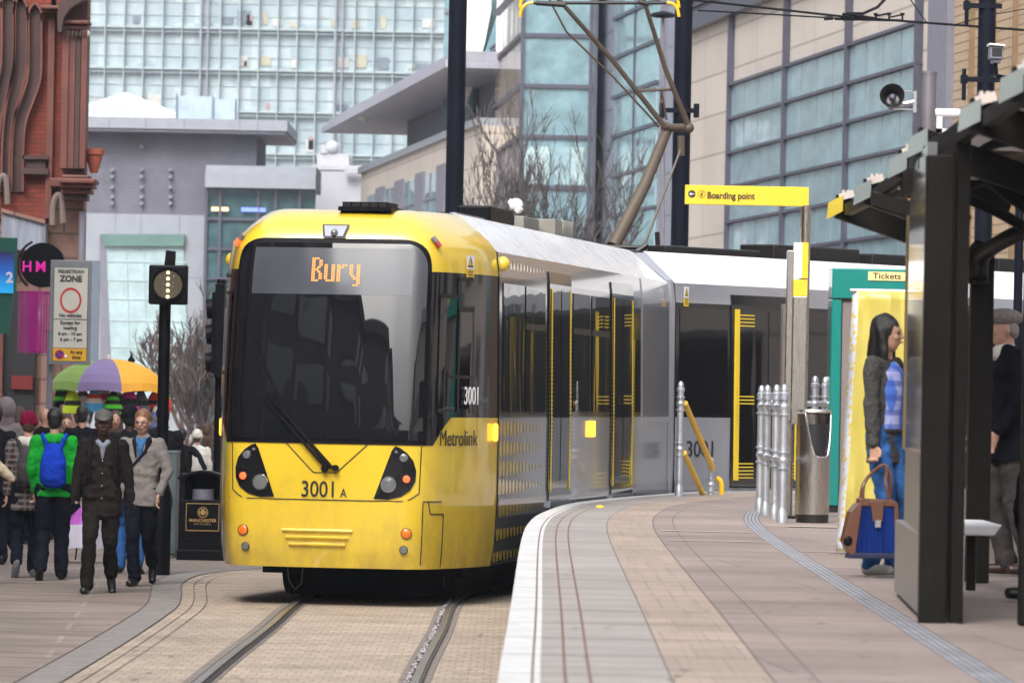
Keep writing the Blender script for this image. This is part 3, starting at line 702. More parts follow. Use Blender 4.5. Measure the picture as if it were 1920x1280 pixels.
# glass corner
def front(name, px0, px1, Z, z1, label, cat, th=6):
    a = at(px0, 700, Z); b = at(px1, 700, Z); t = thing(name, (a.x, Z, 0), label, cat); return t, b.x-a.x
def fx(t, px, Z): return at(px, 700, Z).x - t.location.x
def fz(px, py, Z): return at(px, py, Z).z
gc_, wd_ = front('glass_corner_block', 968, 1106, 163, 18, 'teal glass corner block with dark floor bands behind the bare tree', 'building')
side = Vector((at(918,700,176).x - gc_.location.x, 13, 0))
g = MB(); g.add([(0,0,0),(wd_,0,0),(wd_,12,0),(side.x,13,0),(0,0,19),(wd_,0,19),(wd_,12,19),(side.x,13,19)], [(0,1,5,4),(1,2,6,5),(2,3,7,6),(3,0,4,7),(4,5,6,7)])
g.f; g.m[3] = 1
g.build('glass_wall', [M['teal2'], glassy('painted_reflection_glazing', (.42,.36,.28), .05, 1.8, .2, .5, .35)], gc_, local=True)  # side face: beige limestone reflection is painted into the glass colour
sn = Vector((-13, side.x, 0)).normalized()
for i in range(12):
    z = .6 + i*1.55
    g = MB(); g.bx(-.06, wd_, -.09, .02, z-.06, z+.06); g.bar(sn*.04+Vector((0,0,z)), side+sn*.04+Vector((0,0,z)), .12, .12); g.build('floor_band', M['mull'], gc_, local=True)
for x in (.0, wd_*.93, wd_):
    g = MB(); g.bx(x-.05, x+.05, -.12, .0, 0, 19); g.build('mullion', M['mull'], gc_, local=True)
for q in range(1, 5):
    g = MB(); p = side*(q/5)+sn*.04; g.bx(p.x-.04, p.x+.04, p.y-.04, p.y+.04, 0, 9.9); g.build('mullion', M['gpil'], gc_, local=True)
for i, (x0, x1) in enumerate(((.12,.9),(1.05,1.5),(1.55,1.95))):
    g = MB(); g.bx(x0*1.0, x1, -.04, .0, 8.45, 9.6); g.build('window', M['palegl'] if i != 1 else M['teal'], gc_, local=True)
# glass link with green arch
lk, wl = front('glass_link', 820, 935, 192, 18, 'pale glass link wall seen behind the green steel arch', 'building')
g = MB(); g.bx(0, wl, 0, 1, 0, 20); g.build('glass_wall', M['teal2'], lk, local=True)
for i in range(9): g = MB(); g.bx(0, wl, -.1, 0, 1+i*2.1, 1.15+i*2.1); g.build('floor_band', M['gpil'], lk, local=True)
o = MB(); gm = pm('green_steel', (.10,.19,.17), .4)
ar = thing('steel_arch', at(880,720,185)*1.0, 'curved green steel arch leaning beside the glass corner block', 'arch'); ar.location.z = 0
g = MB(); P = catmull([at(884,740,185), at(880,330,185), at(884,210,185), at(898,110,185), at(919,40,185), at(940,-30,185)], 6); g.tube(P, .16, 10); g.build('tube', gm, ar, True)
g = MB(); P = catmull([at(893,740,185.5), at(892,330,185.5), at(898,250,185.5), at(920,180,185.5)], 6); g.tube(P, .13, 8); g.build('tube', gm, ar, True)
g = MB(); a = [at(x,y,184) for x, y in ((921,-30),(921,18),(909,80),(893,140),(872,205),(866,270),(858,270),(858,-30))]
g.add(a + [v+Vector((0,.25,0)) for v in a], [tuple(range(8)), tuple(range(15,7,-1))] + [(i, i+8, (i+1)%8+8, (i+1)%8) for i in range(8)])
sl = g.build('sail_panel', M['white']); tag(sl, 'white leaning sail shaped wall panel just right of the tall black pole', 'wall panel')
# limestone building with canopy
AM, BM_ = 20.37, -.124
fm = Fac(AM, BM_, 180); lm = plane_thing('canopied_building', AM, BM_, 180, 'limestone building with a row of windows under a wide grey overhanging roof', 'building')
l0, l1 = fm.L(895), fm.L(672)
g = MB(); g.bx(l0, l1, -10, 0, 0, 10.75); g.build('wall', M['lime'], lm, local=True)
g = MB(); g.bx(l0, l1, -10, .15, 10.753, 11.0); g.build('parapet', M['concl'], lm, local=True)
g = MB(); g.bx(l0, l1-6, -10, -1.2, 11.003, 12.6); g.build('upper_wall', M['louv'], lm, local=True)
g = MB(); g.bx(l0, l1+5, -10, 1.2, 12.603, 12.85); g.bx(l0, l1+5, -10, .9, 12.853, 13.15); g.build('roof', pm('grey_roof_edge', (.33,.34,.40), .5), lm, local=True)
g = MB(); g.bx(l0, l1-3, -10, -2.5, 13.153, 14.6)
for i in range(9): g.bx(l0, l1-3, -2.5, -2.4, 13.25+i*.15, 13.33+i*.15)
g.build('plant_screen', M['gpil'], lm, local=True)
for a, b in ((686,703),(720,738),(755,777),(794,817),(835,860)):
    x0, x1 = fm.L(b), fm.L(a)
    for zz in ((7.6,9.75),(4.2,6.8)):
        g = MB(); g.bx(x0, x1, -.02, .06, *zz); w = g.build('window', M['teal'], lm, local=True)
        g = MB(); g.bx(x0, x1, .06, .1, zz[0]+1.2, zz[0]+1.28); g.bx((x0+x1)/2-.04, (x0+x1)/2+.04, .06, .1, *zz); g.build('window_frame', M['gpil'], w, local=True)
for a, b in ((703,720),(738,755),(777,794),(817,835)):
    x0, x1 = fm.L(b)+.3, fm.L(a)-.3
    g = MB(); g.bx(x0, x1, .0, .12, 0, 9.9); g.build('pilaster', M['gpil'], lm, local=True)
dsh = MB(); c = at(683,218,206); dsh.lathe([(.02,-.25),(.05,-.2),(.32,-.05),(.36,0),(.02,.08)], c, 14); dsh.bx(c.x-.04,c.x+.04,c.y-.04,c.y+.04,12.9,c.z-.2)
tag(dsh.build('satellite_dish', M['wrender'], None, True), 'small white dish on the overhanging grey roof', 'dish')
# white rendered block and the atrium beside it
wb, w_ = front('rendered_block', 577, 690, 226, 12, 'plain white rendered block with a stepped top left of the limestone building', 'building')
z1, z2 = fz(620,312,226), fz(620,287,226)
g = MB(); g.bx(0, w_, 0, 6, 0, z1); g.bx(.2, w_-1.0, .4, 6, z1+.003, z2); g.bx(fx(wb,592,226)-.3, w_, -.06, -.01, z1-.15, z1+.05)
g.build('wall', M['wrender'], wb, local=True)
g = MB()
for i in range(1, 4): g.bx(.0, w_, -.02, -.004, z1*i/4, z1*i/4+.04)
g.build('panel_joint', M['gpil'], wb, local=True)
g = MB(); g.bx(w_*.55, w_*.8, -.6, -.3, z1-.3, z1-.1); g.tube([(w_*.2,.5,z2),(w_*.2,.5,z2+.35)], .2, 8); g.sphere((w_*.33,.5,z2+.25), .3); g.build('roof_ventilator', M['wrender'], wb, local=True)
atz = 212.5; ab, w_ = front('glazed_hall', 378, 585, atz, 8, 'low glazed hall with pale stone fascia and dark framed glass, beyond the tram roof', 'building')
zt, zf = fz(480,325,atz), fz(480,353,atz)
g = MB(); g.bx(0, w_, -.3, 6, zf, zt); g.bx(0, w_, .2, 6, zt+.003, zt+.3); g.build('fascia', M['concl'], ab, local=True)
g = MB(); g.bx(.02, w_, .3, .4, 0, zf); g.build('glass_wall', glassy('hall_glass', (.05,.10,.11), .05, 1.7, .05, 1, .4), ab, local=True)
for px in (380, 406, 477, 510, 555):
    x = fx(ab, px, atz); g = MB(); g.bx(x-.06, x+.06, .15, .3, 0, zf); g.build('mullion', M['mull'], ab, local=True)
for y in (410, 466, 522, 580):
    z = fz(400, y, atz); g = MB(); g.bx(0, w_, .17, .29, z-.05, z+.05); g.build('transom', M['mull'], ab, local=True)
z = fz(420,392,atz)
for a, b, m_ in ((390,404,'warm'),(409,422,'warm'),(446,478,'blue'),(480,492,'blue')):
    g = MB(); g.bx(fx(ab,a,atz), fx(ab,b,atz), .1, .14, z-.08, z+.08); g.build('strip_light', emit('strip_'+m_, (1,.72,.4) if m_ == 'warm' else (.2,.3,1), 1.6), ab, local=True)
# museum-like block far left
mz = 214; mb_, w_ = front('studded_building', 120, 473, mz, 12, 'dark grey studded block with a thin flat roof and a big slanted window', 'building')
zr0, zr1, zw = fz(330,245,mz), fz(330,225,mz), fz(270,402,mz)
g = MB(); g.bx(0, w_, 0, 8, zw, zr0); g.build('upper_wall', M['dgrey'], mb_, local=True)
g = MB(); g.bx(-.1, fx(mb_,381,mz), -.3, 8, 0, zw-.003); g.build('lower_wall', M['concl'], mb_, local=True)
g = MB(); g.bx(-1, fx(mb_,532,mz), -1.2, 9, zr0+.003, zr1); g.build('roof', M['concl'], mb_, local=True)
g = MB(); g.bx(-1, fx(mb_,528,mz), -1.1, 9, zr0-.12, zr0-.0); g.build('soffit', M['gpil'], mb_, local=True)
for px in (200, 268, 340, 443, 477): x = fx(mb_,px,mz); 
g = MB()
for px in (200, 268, 340, 443, 477): x = fx(mb_,px,mz); g.bx(x-.02, x+.02, -1.21, -1.2, zr0, zr1)
g.build('roof_joint', M['gpil'], mb_, local=True)
for px in (211, 266, 320):
    for py in (320, 333, 353, 371, 383):
        p = at(px, py, mz); g = MB(); g.tube([(p.x-mb_.location.x, .0, p.z),(p.x-mb_.location.x, -.3, p.z+.03)], .075, 10); g.build('wall_stud', M['gpil'], mb_, local=True)
p = at(266,276,mz); g = MB(); g.tube([(p.x-mb_.location.x, 0, p.z),(p.x-mb_.location.x, -.3, p.z)], .075, 10); g.build('wall_stud', M['gpil'], mb_, local=True)
for a, b in ((377,401),(402,432)): g = MB(); g.bx(fx(mb_,a,mz), fx(mb_,b,mz), -.15, -.02, fz(400,250,mz), fz(400,247,mz)); g.build('soffit_light', emit('soffit_light_%d'%a, (.9,.93,1), 1), mb_, local=True)
def F(px, py): p = at(px, py, mz); return (p.x-mb_.location.x, p.z)
wn = MB(); wn.prism([F(200,462),F(345,462),F(358,760),F(212,760)], (0,-.32,0), (1,0,0), (0,0,1), (0,-.05,0)); sw = wn.build('slanted_window', M['palegl'], mb_, local=True)
g = MB(); g.prism([F(190,440),F(348,440),F(346,462),F(199,462)], (0,-.35,0), (1,0,0), (0,0,1), (0,-.25,0)); g.prism([F(188,440),F(200,462),F(212,760),F(190,760)], (0,-.33,0), (1,0,0), (0,0,1), (0,-.08,0), 1)
g.build('window_frame', [gm, M['gpil']], sw, local=True)
g = MB()
for y in (490, 525, 560, 600, 650): a = F(202,y); b = F(350,y); g.bx(a[0], b[0], -.4, -.37, a[1]-.025, a[1]+.025)
for x in (238, 270, 312): a = F(x,462); b = F(x+8,760); g.bar((a[0],-.385,a[1]), (b[0],-.385,b[1]), .05, .03)
g.build('glazing_bar', pm('pale_bar', (.38,.47,.5), .5), sw, local=True)
g = MB()
for px in (218, 266, 338): a = F(px, 402)[0]; g.bx(a-.015, a+.015, -.31, -.3, fz(260,440,mz), zw-.01)
for py in (520, 640): z = fz(260,py,mz); g.bx(-.1, F(190,440)[0], -.31, -.3, z, z+.03); g.bx(F(352,440)[0], F(380,440)[0], -.31, -.3, z, z+.03)
g.build('panel_joint', M['gpil'], mb_, local=True)
# white pyramid roof + translucent boxes on it
c = at(234,222,222); g = MB(); hw = 3.6; zt = fz(234,177,222); z0 = zr1+.01
py_ = thing('glass_pyramid', (c.x, 222, z0), 'white glass pyramid rooflight on the flat roof at left', 'rooflight')
cs_ = [(-hw,-3),(hw*1.0,-3),(hw,3),(-hw,3)]
g.add([(x,y,0) for x,y in cs_]+[(0,0,zt-z0)], [(0,1,4),(1,2,4),(2,3,4),(3,0,4)]); g.build('glass_faces', pm('white_glass', (.38,.42,.45), .25, var=.05), py_, local=True)
g = MB()
for x,y in cs_: g.bar((x,y,.02),(0,0,zt-z0+.03), .16, .08)
for q in range(1,6):
    for sx_ in (-1, 1): g.bar((sx_*hw*q/6,-3,.03),(0,0,zt-z0+.02), .05, .04)
for q in range(1,4): f_=1-q/4; g.bar((-hw*f_,-3*f_,(zt-z0)*q/4+.03),(hw*f_,-3*f_,(zt-z0)*q/4+.03), .04, .04)
g.build('ribs', M['white'], py_, local=True)
for a, b, y in ((332,398,180),(400,440,186)):
    p = at(a,225,219); q = at(b,225,219); g = MB(); g.bx(p.x, q.x, 219, 220.5, z0, fz(a,y,219)); g.bx(p.x-.06, p.x+.0, 218.9, 219, z0, fz(a,y,219)+.1, 1)
    tag(g.build('plant_enclosure', [pm('frosted_blue_panel%d'%a, (.36,.45,.55), .4), M['gpil']]), 'frosted blue grey box on the flat roof, '+('the wider one beside the pyramid' if a == 332 else 'the narrower one furthest right'), 'roof box', 'frosted boxes on the flat roof')
# far glass tower
TZ = 450; tw, w_ = front('glass_office_tower', 100, 1010, TZ, 60, 'huge pale green glass office tower filling the background at top left', 'building')
m, t, P, N, Lk = nmat('tower_panes'); v = tc(N, Lk, (1/1.62, 1, 1/1.73)); fl = N.new('ShaderNodeVectorMath'); fl.operation = 'FLOOR'; Lk.new(v, fl.inputs[0])
wn_ = N.new('ShaderNodeTexWhiteNoise'); Lk.new(fl.outputs[0], wn_.inputs[0])
c1 = ramp(N, Lk, wn_.outputs['Value'], [(0, (.30,.39,.43)), (.35, (.35,.44,.48)), (.7, (.39,.48,.51)), (1, (.46,.55,.58))])
c2 = mixc(N, Lk, ramp(N, Lk, noise(N, Lk, tc(N, Lk, (1,1,3)), .6, 5), [(.55,(0,0,0)),(.75,(.5,.5,.5))]), c1, (.22,.29,.33))
Lk.new(c2, P.inputs['Base Color']); P.inputs['Roughness'].default_value = .25; P.inputs['IOR'].default_value = 1.5
g = MB(); g.bx(0, w_, 0, 12, 0, 48); g.build('glass_wall', m, tw, local=True)
pt = pm('tower_frame', (.36,.43,.45), .5, var=.1)
zf0 = [fz(600, y, TZ) for y in (55-77*2, 55-77, 55, 132, 210, 288, 366, 444)]
for z in zf0:
    g = MB(); g.bx(0, w_, -.5, .0, z-.2, z+.0); g.bx(0, w_, -.55, .05, z-.5, z-.44); g.build('floor_band', pt, tw, local=True)
    g = MB(); g.bx(0, w_, -.08, .0, z+.9, z+.96); g.bx(0, w_, -.08, 0, z+2.0, z+2.05); g.build('railing', pt, tw, local=True)
x = .6; i = 0
while x < w_:
    g = MB(); ww = .06 if i % 7 else .12; g.bx(x-ww, x+ww*.4, -.75, .0, 0, 48)
    if i % 7 == 0: g.bx(x+.5, x+.62, -.75, 0, 0, 48)
    g.build('mullion', pt if i % 7 else M['concl'], tw, local=True); x += 1.62; i += 1
rr = random.Random(5); CL = [pm('clutter_a', (.4,.25,.27), .7), pm('clutter_b', (.5,.5,.48), .7), pm('clutter_c', (.16,.2,.24), .7), pm('clutter_d', (.42,.4,.3), .7)]
for i in range(46):
    g = MB()
    x = rr.uniform(2, w_-2); z = rr.choice(zf0[1:6]) + rr.uniform(.05,.3); c = rr.random()
    g.bx(x, x+rr.uniform(.3,1.1), -.12, -.02, z, z+rr.uniform(.3,1.2)); g.build('office_clutter', CL[int(c*4)], tw, local=True)

# ------------------------------------------------------------------ red brick building, left
M['rbrick'] = brickmat('red_brick', (.27,.042,.018), (.20,.032,.014), (.11,.03,.02), .215, .078, .010, rot=VR, big=.35, bmp=.4, big_s=1.2)
M['terra'] = pm('terracotta', (.125,.038,.026), .55, var=.35, scale=1.5, bmp=.15, dirt=.5, dcol=(.06,.03,.025))
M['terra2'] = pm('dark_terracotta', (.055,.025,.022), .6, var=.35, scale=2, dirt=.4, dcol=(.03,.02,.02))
M['pinkst'] = brickmat('pink_sandstone', (.30,.17,.135), (.25,.14,.115), (.12,.07,.06), .8, .42, .02, rot=VR, big=.4, bmp=.2)
BZ = 92; rb, w_ = front('red_brick_building', -60, 166, BZ, 16, 'ornate red brick and terracotta building with arched recesses at the left edge', 'building')
def B(px, py, Z=BZ): p = at(px, py, Z); return Vector((p.x-rb.location.x, 0, p.z))
def bxp(g, px0, py0, px1, py1, y0, y1, k=None):
    a = B(px0, py0); b = B(px1, py1); g.bx(min(a.x,b.x), max(a.x,b.x), y0, y1, min(a.z,b.z), max(a.z,b.z), k); return g
zc = B(100,395).z
g = MB(); g.bx(B(-60,0).x, B(100,0).x, .6, 8, 0, B(0,-60).z); g.build('building_core', M['terra2'], rb, local=True)
g = MB(); bxp(g, -60, -60, 97, 412, 0, .6); g.build('brick_wall', M['rbrick'], rb, local=True)
g = MB(); bxp(g, 97.5, -60, 122, 335, -.0, .6); g.build('brick_strip', M['rbrick'], rb, local=True)
g = MB(); a = B(166,0).x; g.bx(B(122.5,0).x, a, -.15, .5, B(150,330).z, B(150,-60).z); g.build('terracotta_bay', M['terra'], rb, local=True)
g = MB(); zt = B(150,345).z; g.bx(B(97.5,0).x, B(164,0).x, .1, .7, 0, zt); g.bx(-.0, B(97,0).x, .1, .58, 0, B(50,412).z-.003); g.build('stone_base', M['pinkst'], rb, local=True)
# bay: columns and slots
for px0, px1, d, k in ((122,129,.35,'terra'),(134,141,.3,'terra'),(147,151,.28,'terra2'),(158,163,.35,'terra'),(152,155,.22,'terra2')):
    g = MB(); bxp(g, px0, 60, px1, 318, -.15-d, -.15); g.build('pilaster', M[k], rb, local=True)
for px0, px1, y0, y1 in ((129.5,133.5,95,300),(142,146.5,90,300),(155.5,157.8,100,300)):
    g = MB(); bxp(g, px0, y0, px1, y1, -.18, -.16); g.build('window', M['tglass'], rb, local=True)
    g = MB(); bxp(g, px0, (y0+y1)/2-4, px1, (y0+y1)/2+4, -.24, -.18); g.build('sill', M['terra'], rb, local=True)
# string courses and cornices, stepped
for (px0, px1, py0, py1, y0) in ((122,172,42,50,-.6),(122,168,50,60,-.5),(118,186,338,348,-.95),(119,182,348,356,-.8),(120,176,356,366,-.62),(121,172,330,338,-.6),(121,168,366,378,-.45),(96,122,335,352,-.35),(80,130,14,22,-.5),(85,124,22,28,-.35)):
    g = MB(); bxp(g, px0, py0, px1, py1, y0, .0); g.build('cornice', M['terra'] if py0 < 360 else M['terra2'], rb, local=True, bev=.02)
for i in range(6):
    g = MB(); bxp(g, 126+i*7, 62, 129+i*7, 72, -.55, -.2); g.build('dentil', M['terra2'], rb, local=True)
# big curved bracket under the top cornice
g = MB(); P_ = [(118,10),(172,-18),(178,-8),(160,8),(138,22),(126,40),(122,66),(115,66),(114,30)]
q = [(B(x,y).x, B(x,y).z) for x,y in P_]; g.prism(q, (0,-.75,0), (1,0,0), (0,0,1), (0,.6,0)); g.build('cornice_bracket', M['terra2'], rb, local=True)
# S curved arched recesses
def ribbon(cl, wds, name, mat, y0, y1, bevl=0):
    P_ = catmull([(x, y, 0) for x, y in cl], 8); n = len(P_); Lf = []; Rt = []
    for i, p in enumerate(P_):
        t = (P_[min(i+1,n-1)]-P_[max(i-1,0)]).normalized(); nn = Vector((-t.y, t.x, 0)); f = i/(n-1)*(len(wds)-1); j = min(int(f), len(wds)-2); w = wds[j]+(wds[j+1]-wds[j])*(f-j)
        Lf.append(p+nn*w); Rt.append(p-nn*w)
    g = MB(); 
    for i in range(n-1):
        qd = [Lf[i], Lf[i+1], Rt[i+1], Rt[i]]; g.prism([(B(v.x,v.y).x, B(v.x,v.y).z) for v in qd], (0,y0,0), (1,0,0), (0,0,1), (0,y1-y0,0))
    return g.build(name, mat, rb, local=True)
for k, (dx, dy) in enumerate(((0,0),(-27,-12),(-50,-22))):
    cl = [(67+dx,27+dy),(67+dx,60+dy),(67+dx,110+dy),(65+dx,150+dy),(52+dx*.9,190+dy),(38+dx*.8,230+dy*.5),(33+dx*.8,280),(32+dx*.8,360)]
    ribbon(cl, [3,9.5,10.5,11,11.5,11,10.5,9.5,9.5], 'arched_recess', M['terra2'], -.06, -.03)
    ribbon([(x+12.5, y) for x, y in cl], [2]*9, 'arch_moulding', M['terra'], -.2, -.0); ribbon([(x-12, y) for x, y in cl], [2.2]*9, 'arch_moulding', M['terra'], -.2, -.0)
    cap = [(67+dx-13,40+dy),(67+dx-11,22+dy),(67+dx,8+dy),(67+dx+11,22+dy),(67+dx+13.5,42+dy)]
    ribbon(cap, [2.2]*5, 'arch_head', M['terra'], -.2, 0)
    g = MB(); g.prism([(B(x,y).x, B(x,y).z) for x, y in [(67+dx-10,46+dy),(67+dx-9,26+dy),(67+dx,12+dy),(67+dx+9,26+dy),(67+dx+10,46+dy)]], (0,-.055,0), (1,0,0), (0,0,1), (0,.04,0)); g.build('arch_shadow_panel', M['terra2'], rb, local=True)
for py0, py1, d in ((292,300,.2),(300,316,.12),(316,328,.22)):
    g = MB(); bxp(g, 44, py0, 92, py1, -d, 0); g.build('string_course', M['terra2'], rb, local=True)
g = MB(); bxp(g, 92.5, 20, 97, 410, -.12, 0); g.build('corner_moulding', M['terra'], rb, local=True)
# low arches, lead canopy
for cx_, cy_ in ((112,395),(8,360)):
    P_ = [(cx_-11,cy_+28),(cx_-10,cy_-8),(cx_-2,cy_-28),(cx_+6,cy_-20),(cx_+9,cy_+24)]
    g = MB(); q = catmull([(B(x,y).x, -.25, B(x,y).z) for x, y in P_], 6); g.tube(q, .055, 8); g.build('round_arch', pm('grey_stone_arch', (.16,.12,.11), .8), rb, True, True)
g = MB(); q = [(B(x,y).x, B(x,y).z) for x,y in ((8,398),(90,420),(90,470),(8,470))]; g.prism(q, (0,-.5,0), (1,0,0), (0,0,1), (0,.5,0)); g.build('lead_canopy', pm('lead_grey', (.20,.22,.27), .5, var=.4, st=(6,1,.3)), rb, local=True)
g = MB(); g.bar((B(8,396).x,-.52,B(8,396).z), (B(90,418).x,-.52,B(90,418).z), .1, .06); g.build('canopy_edge', M['pinkst'], rb, local=True)
g = MB(); g.tube([B(157,398)+Vector((0,-.2,0)), B(150,760)+Vector((0,-.2,0))], .065, 10); g.build('drainpipe', M['gpil'], rb, True, True)
# shopfront
g = MB(); g.bx(B(20,0).x, B(80,0).x, -.02, .1, 0, B(0,545).z); g.build('shop_doorway', M['ink'], rb, local=True)
g = MB(); g.bx(B(8,0).x, B(20,0).x, -.15, .1, 0, B(0,470).z); g.build('door_post', M['terra'], rb, local=True)
g = MB(); bxp(g, 23, 704, 62, 730, -.12, -.04); s_ = g.build('red_notice', pm('red_notice', (.13,.008,.008), .5), rb, local=True)
g = MB(); bxp(g, 82, 560, 90, 800, -.2, .1); g.build('door_post', M['pinkst'], rb, local=True)
# terracotta planter, small globe lamp
c = B(177,292); g = MB(); wp = rb.matrix_basis @ c; g.lathe([(.06,-.30),(.10,-.18),(.14,-.02),(.12,0),(.17,.02),(.18,.11),(.15,.12)], wp, 14); g.tube([wp+Vector((0,0,-.1)), wp+Vector((-.15,.0,-.1))], .02, 6); g.build('wall_urn', pm('orange_clay', (.30,.075,.04), .7), rb, True)
c = rb.matrix_basis @ B(165,66); g = MB(); g.sphere(c+Vector((0,-.4,0)), .07); g.tube([c+Vector((0,-.4,.06)), c+Vector((-.1,-.1,.1))], .02, 6); g.build('globe_camera', M['white'], rb, True)
# signs on the shops
def box_thing(name, px0, py0, px1, py1, Z, dep, mat, label, cat, group=None, bev=0):
    a = at(px0, py0, Z); b = at(px1, py1, Z); t = thing(name, ((a.x+b.x)/2, Z, min(a.z,b.z)), label, cat, group)
    return t, abs(b.x-a.x), abs(a.z-b.z)
t, w, h = box_thing('shop_sign', -20, 445, 28, 628, 80, .1, None, 'green hanging shop sign with a blue panel and a white 2 at the left edge', 'sign')
g = MB(); g.bx(-w/2, w/2, 0, .12, h*.45, h); g.prism([(-w/2,h*.02),(w/2*.55,0),(w/2*.8,h*.45),(-w/2,h*.45)], (0,.01,0), (1,0,0), (0,0,1), (0,.08,0)); g.build('board', pm('sign_green', (.005,.10,.07), .5), t, local=True)
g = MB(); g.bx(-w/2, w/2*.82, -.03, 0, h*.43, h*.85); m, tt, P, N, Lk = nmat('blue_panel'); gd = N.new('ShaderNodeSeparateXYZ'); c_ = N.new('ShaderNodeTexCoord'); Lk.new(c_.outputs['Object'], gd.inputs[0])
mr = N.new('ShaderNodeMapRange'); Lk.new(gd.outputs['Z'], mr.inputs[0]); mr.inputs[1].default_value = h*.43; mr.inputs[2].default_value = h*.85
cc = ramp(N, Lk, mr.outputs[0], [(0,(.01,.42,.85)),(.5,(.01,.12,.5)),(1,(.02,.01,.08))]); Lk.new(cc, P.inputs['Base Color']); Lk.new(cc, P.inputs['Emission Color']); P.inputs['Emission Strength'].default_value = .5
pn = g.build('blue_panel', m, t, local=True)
text('2', .22, M['wink'], t.matrix_basis @ Vector((w*.27, -.035, h*.54)), (1,0,0), (0,0,1), t, bold=.006)
p = at(80, 497, 82); t = thing('round_shop_sign', p, 'round black projecting shop sign with pink HM letters', 'sign')
g = MB(); r = 42/122; g.tube([p, p+Vector((0,.12,0))], r, 40); g.build('disc', M['black'], t, smooth=30)
g = MB(); g.tube([p+Vector((math.cos(a)*(r+.05), .06, math.sin(a)*(r+.05))) for a in [R(115+10*i) for i in range(13)]], .02, 6); g.build('bracket', M['darkmetal'], t, True)
pkm = pm('neon_pink', (.55,.01,.30), .4); pkm.node_tree.nodes['Principled BSDF'].inputs['Emission Color'].default_value = (.8,.02,.42,1); pkm.node_tree.nodes['Principled BSDF'].inputs['Emission Strength'].default_value = .45
for ch_, dx_ in (('H',-.24),('M',-.03),('V',.27)): text(ch_, .23, pkm, p+Vector((dx_,-.01,-.10)), (1,0,0), (0,0,1), t, bold=.004, sx=.95)
# pink shopfront drum
p = at(64, 662, 88); t = thing('pink_shop_drum', (p.x, 88.4, p.z), 'glossy magenta ribbed drum hanging over the shop doorway', 'sign')
pk = pm('glossy_magenta', (.24,.012,.14), .12, coat=.8, var=.2); g = MB(); n = 40; zt = 1.03
for i in range(n):
    a0 = PI+PI*i/n; a1 = PI+PI*(i+1)/n; rr_ = .30 + (.02 if i % 2 else 0)
    g.add([(rr_*math.cos(a0), rr_*math.sin(a0), .02*(i%3)), (rr_*math.cos(a1), rr_*math.sin(a1), .02*(i%3)), (rr_*math.cos(a1), rr_*math.sin(a1), zt), (rr_*math.cos(a0), rr_*math.sin(a0), zt), ((rr_-.03)*math.cos(a0), (rr_-.03)*math.sin(a0), 0), ((rr_-.03)*math.cos(a1), (rr_-.03)*math.sin(a1), 0)], [(0,1,2,3),(0,1,5,4)])
g.build('drum', pk, t, local=True)
g = MB(); g.bx(-.28,.28,-.1,.15,.98,1.02); g.build('top_plate', M['black'], t, local=True)
for i, (x, z0_, z1_) in enumerate(((-.17,.15,.85),(.0,.3,.6),(.07,.1,.9),(.13,.2,.85))):
    pass
# pedestrian zone sign
sz = 79; a = at(95,487,sz); b = at(168,684,sz); W_ = b.x-a.x; Hh = a.z-b.z
t = thing('pedestrian_zone_sign', ((a.x+b.x)/2, sz, 0), 'grey boxed pedestrian zone sign with a red ring on a pole', 'road sign')
z0 = b.z; g = MB(); g.bx(-W_/2, W_/2, 0, .16, z0, z0+Hh); g.build('box', pm('sign_grey', (.20,.21,.23), .5), t, local=True, bev=.012)
g = MB(); g.bx(-W_/2-.06+W_*1.02, W_/2+.12, .05, .13, z0+.05, z0+Hh); g.build('side_plate', pm('pale_blue_grey', (.30,.36,.44), .5), t, local=True)
g = MB(); g.tube([(-W_/2-.0,.22,0),(-W_/2-.0,.22,z0+.5)], .045, 10); g.build('pole', M['gpil'], t, True, True)
cw = pm('sign_cream', (.58,.57,.50), .5, var=.05); x0, x1 = -W_*.40, W_*.42; ztop = z0+Hh*.925
g = MB(); g.bx(x0, x1, -.012, -.002, z0+Hh*.16, ztop); pn = g.build('cream_panel', cw, t, local=True)
g = MB(); g.bx(x0, x1, -.012, -.002, z0+Hh*.035, z0+Hh*.155); g.build('yellow_panel', pm('sign_amber', (.75,.42,.02), .5), t, local=True)
g = MB(); g.bx(x0, x1, -.016, -.012, z0+Hh*.43, z0+Hh*.437)
for x in (x0-.006, x1): g.bx(x, x+.006, -.016, -.001, z0+Hh*.03, ztop)
g.build('panel_border', M['ink'], t, local=True)
T_ = lambda s, sz_, f, dx=0, m_='ink', bd=.003: text(s, sz_, M[m_], t.matrix_basis @ Vector((x0*.5+x1*.5+dx, -.016, z0+Hh*f)), (1,0,0), (0,0,1), t, bold=bd, sx=.95)
T_('PEDESTRIAN', .072, .875, bd=.002); T_('ZONE', .125, .795, bd=.005); T_('No vehicles', .074, .455, bd=.002); T_('Except for', .074, .385, bd=.002); T_('loading', .074, .335, bd=.002); T_('6 am - 10 am', .070, .28, bd=.002); T_('6 pm - 7 pm', .070, .225, .02, bd=.002)
T_('At any', .075, .105, .10, bd=.002); T_('time', .075, .055, .10, bd=.002)
g = MB(); c = Vector(((x0+x1)/2, -.015, z0+Hh*.615)); n = 40; ro, ri = .16, .13
g.add([c+Vector((r_*math.cos(2*PI*j/n), 0, r_*1.25*math.sin(2*PI*j/n)*.95)) for r_ in (ro, ri) for j in range(n)], [(j, (j+1)%n, n+(j+1)%n, n+j) for j in range(n)]); g.build('red_ring', pm('sign_red', (.55,.03,.02), .5), t, local=True)
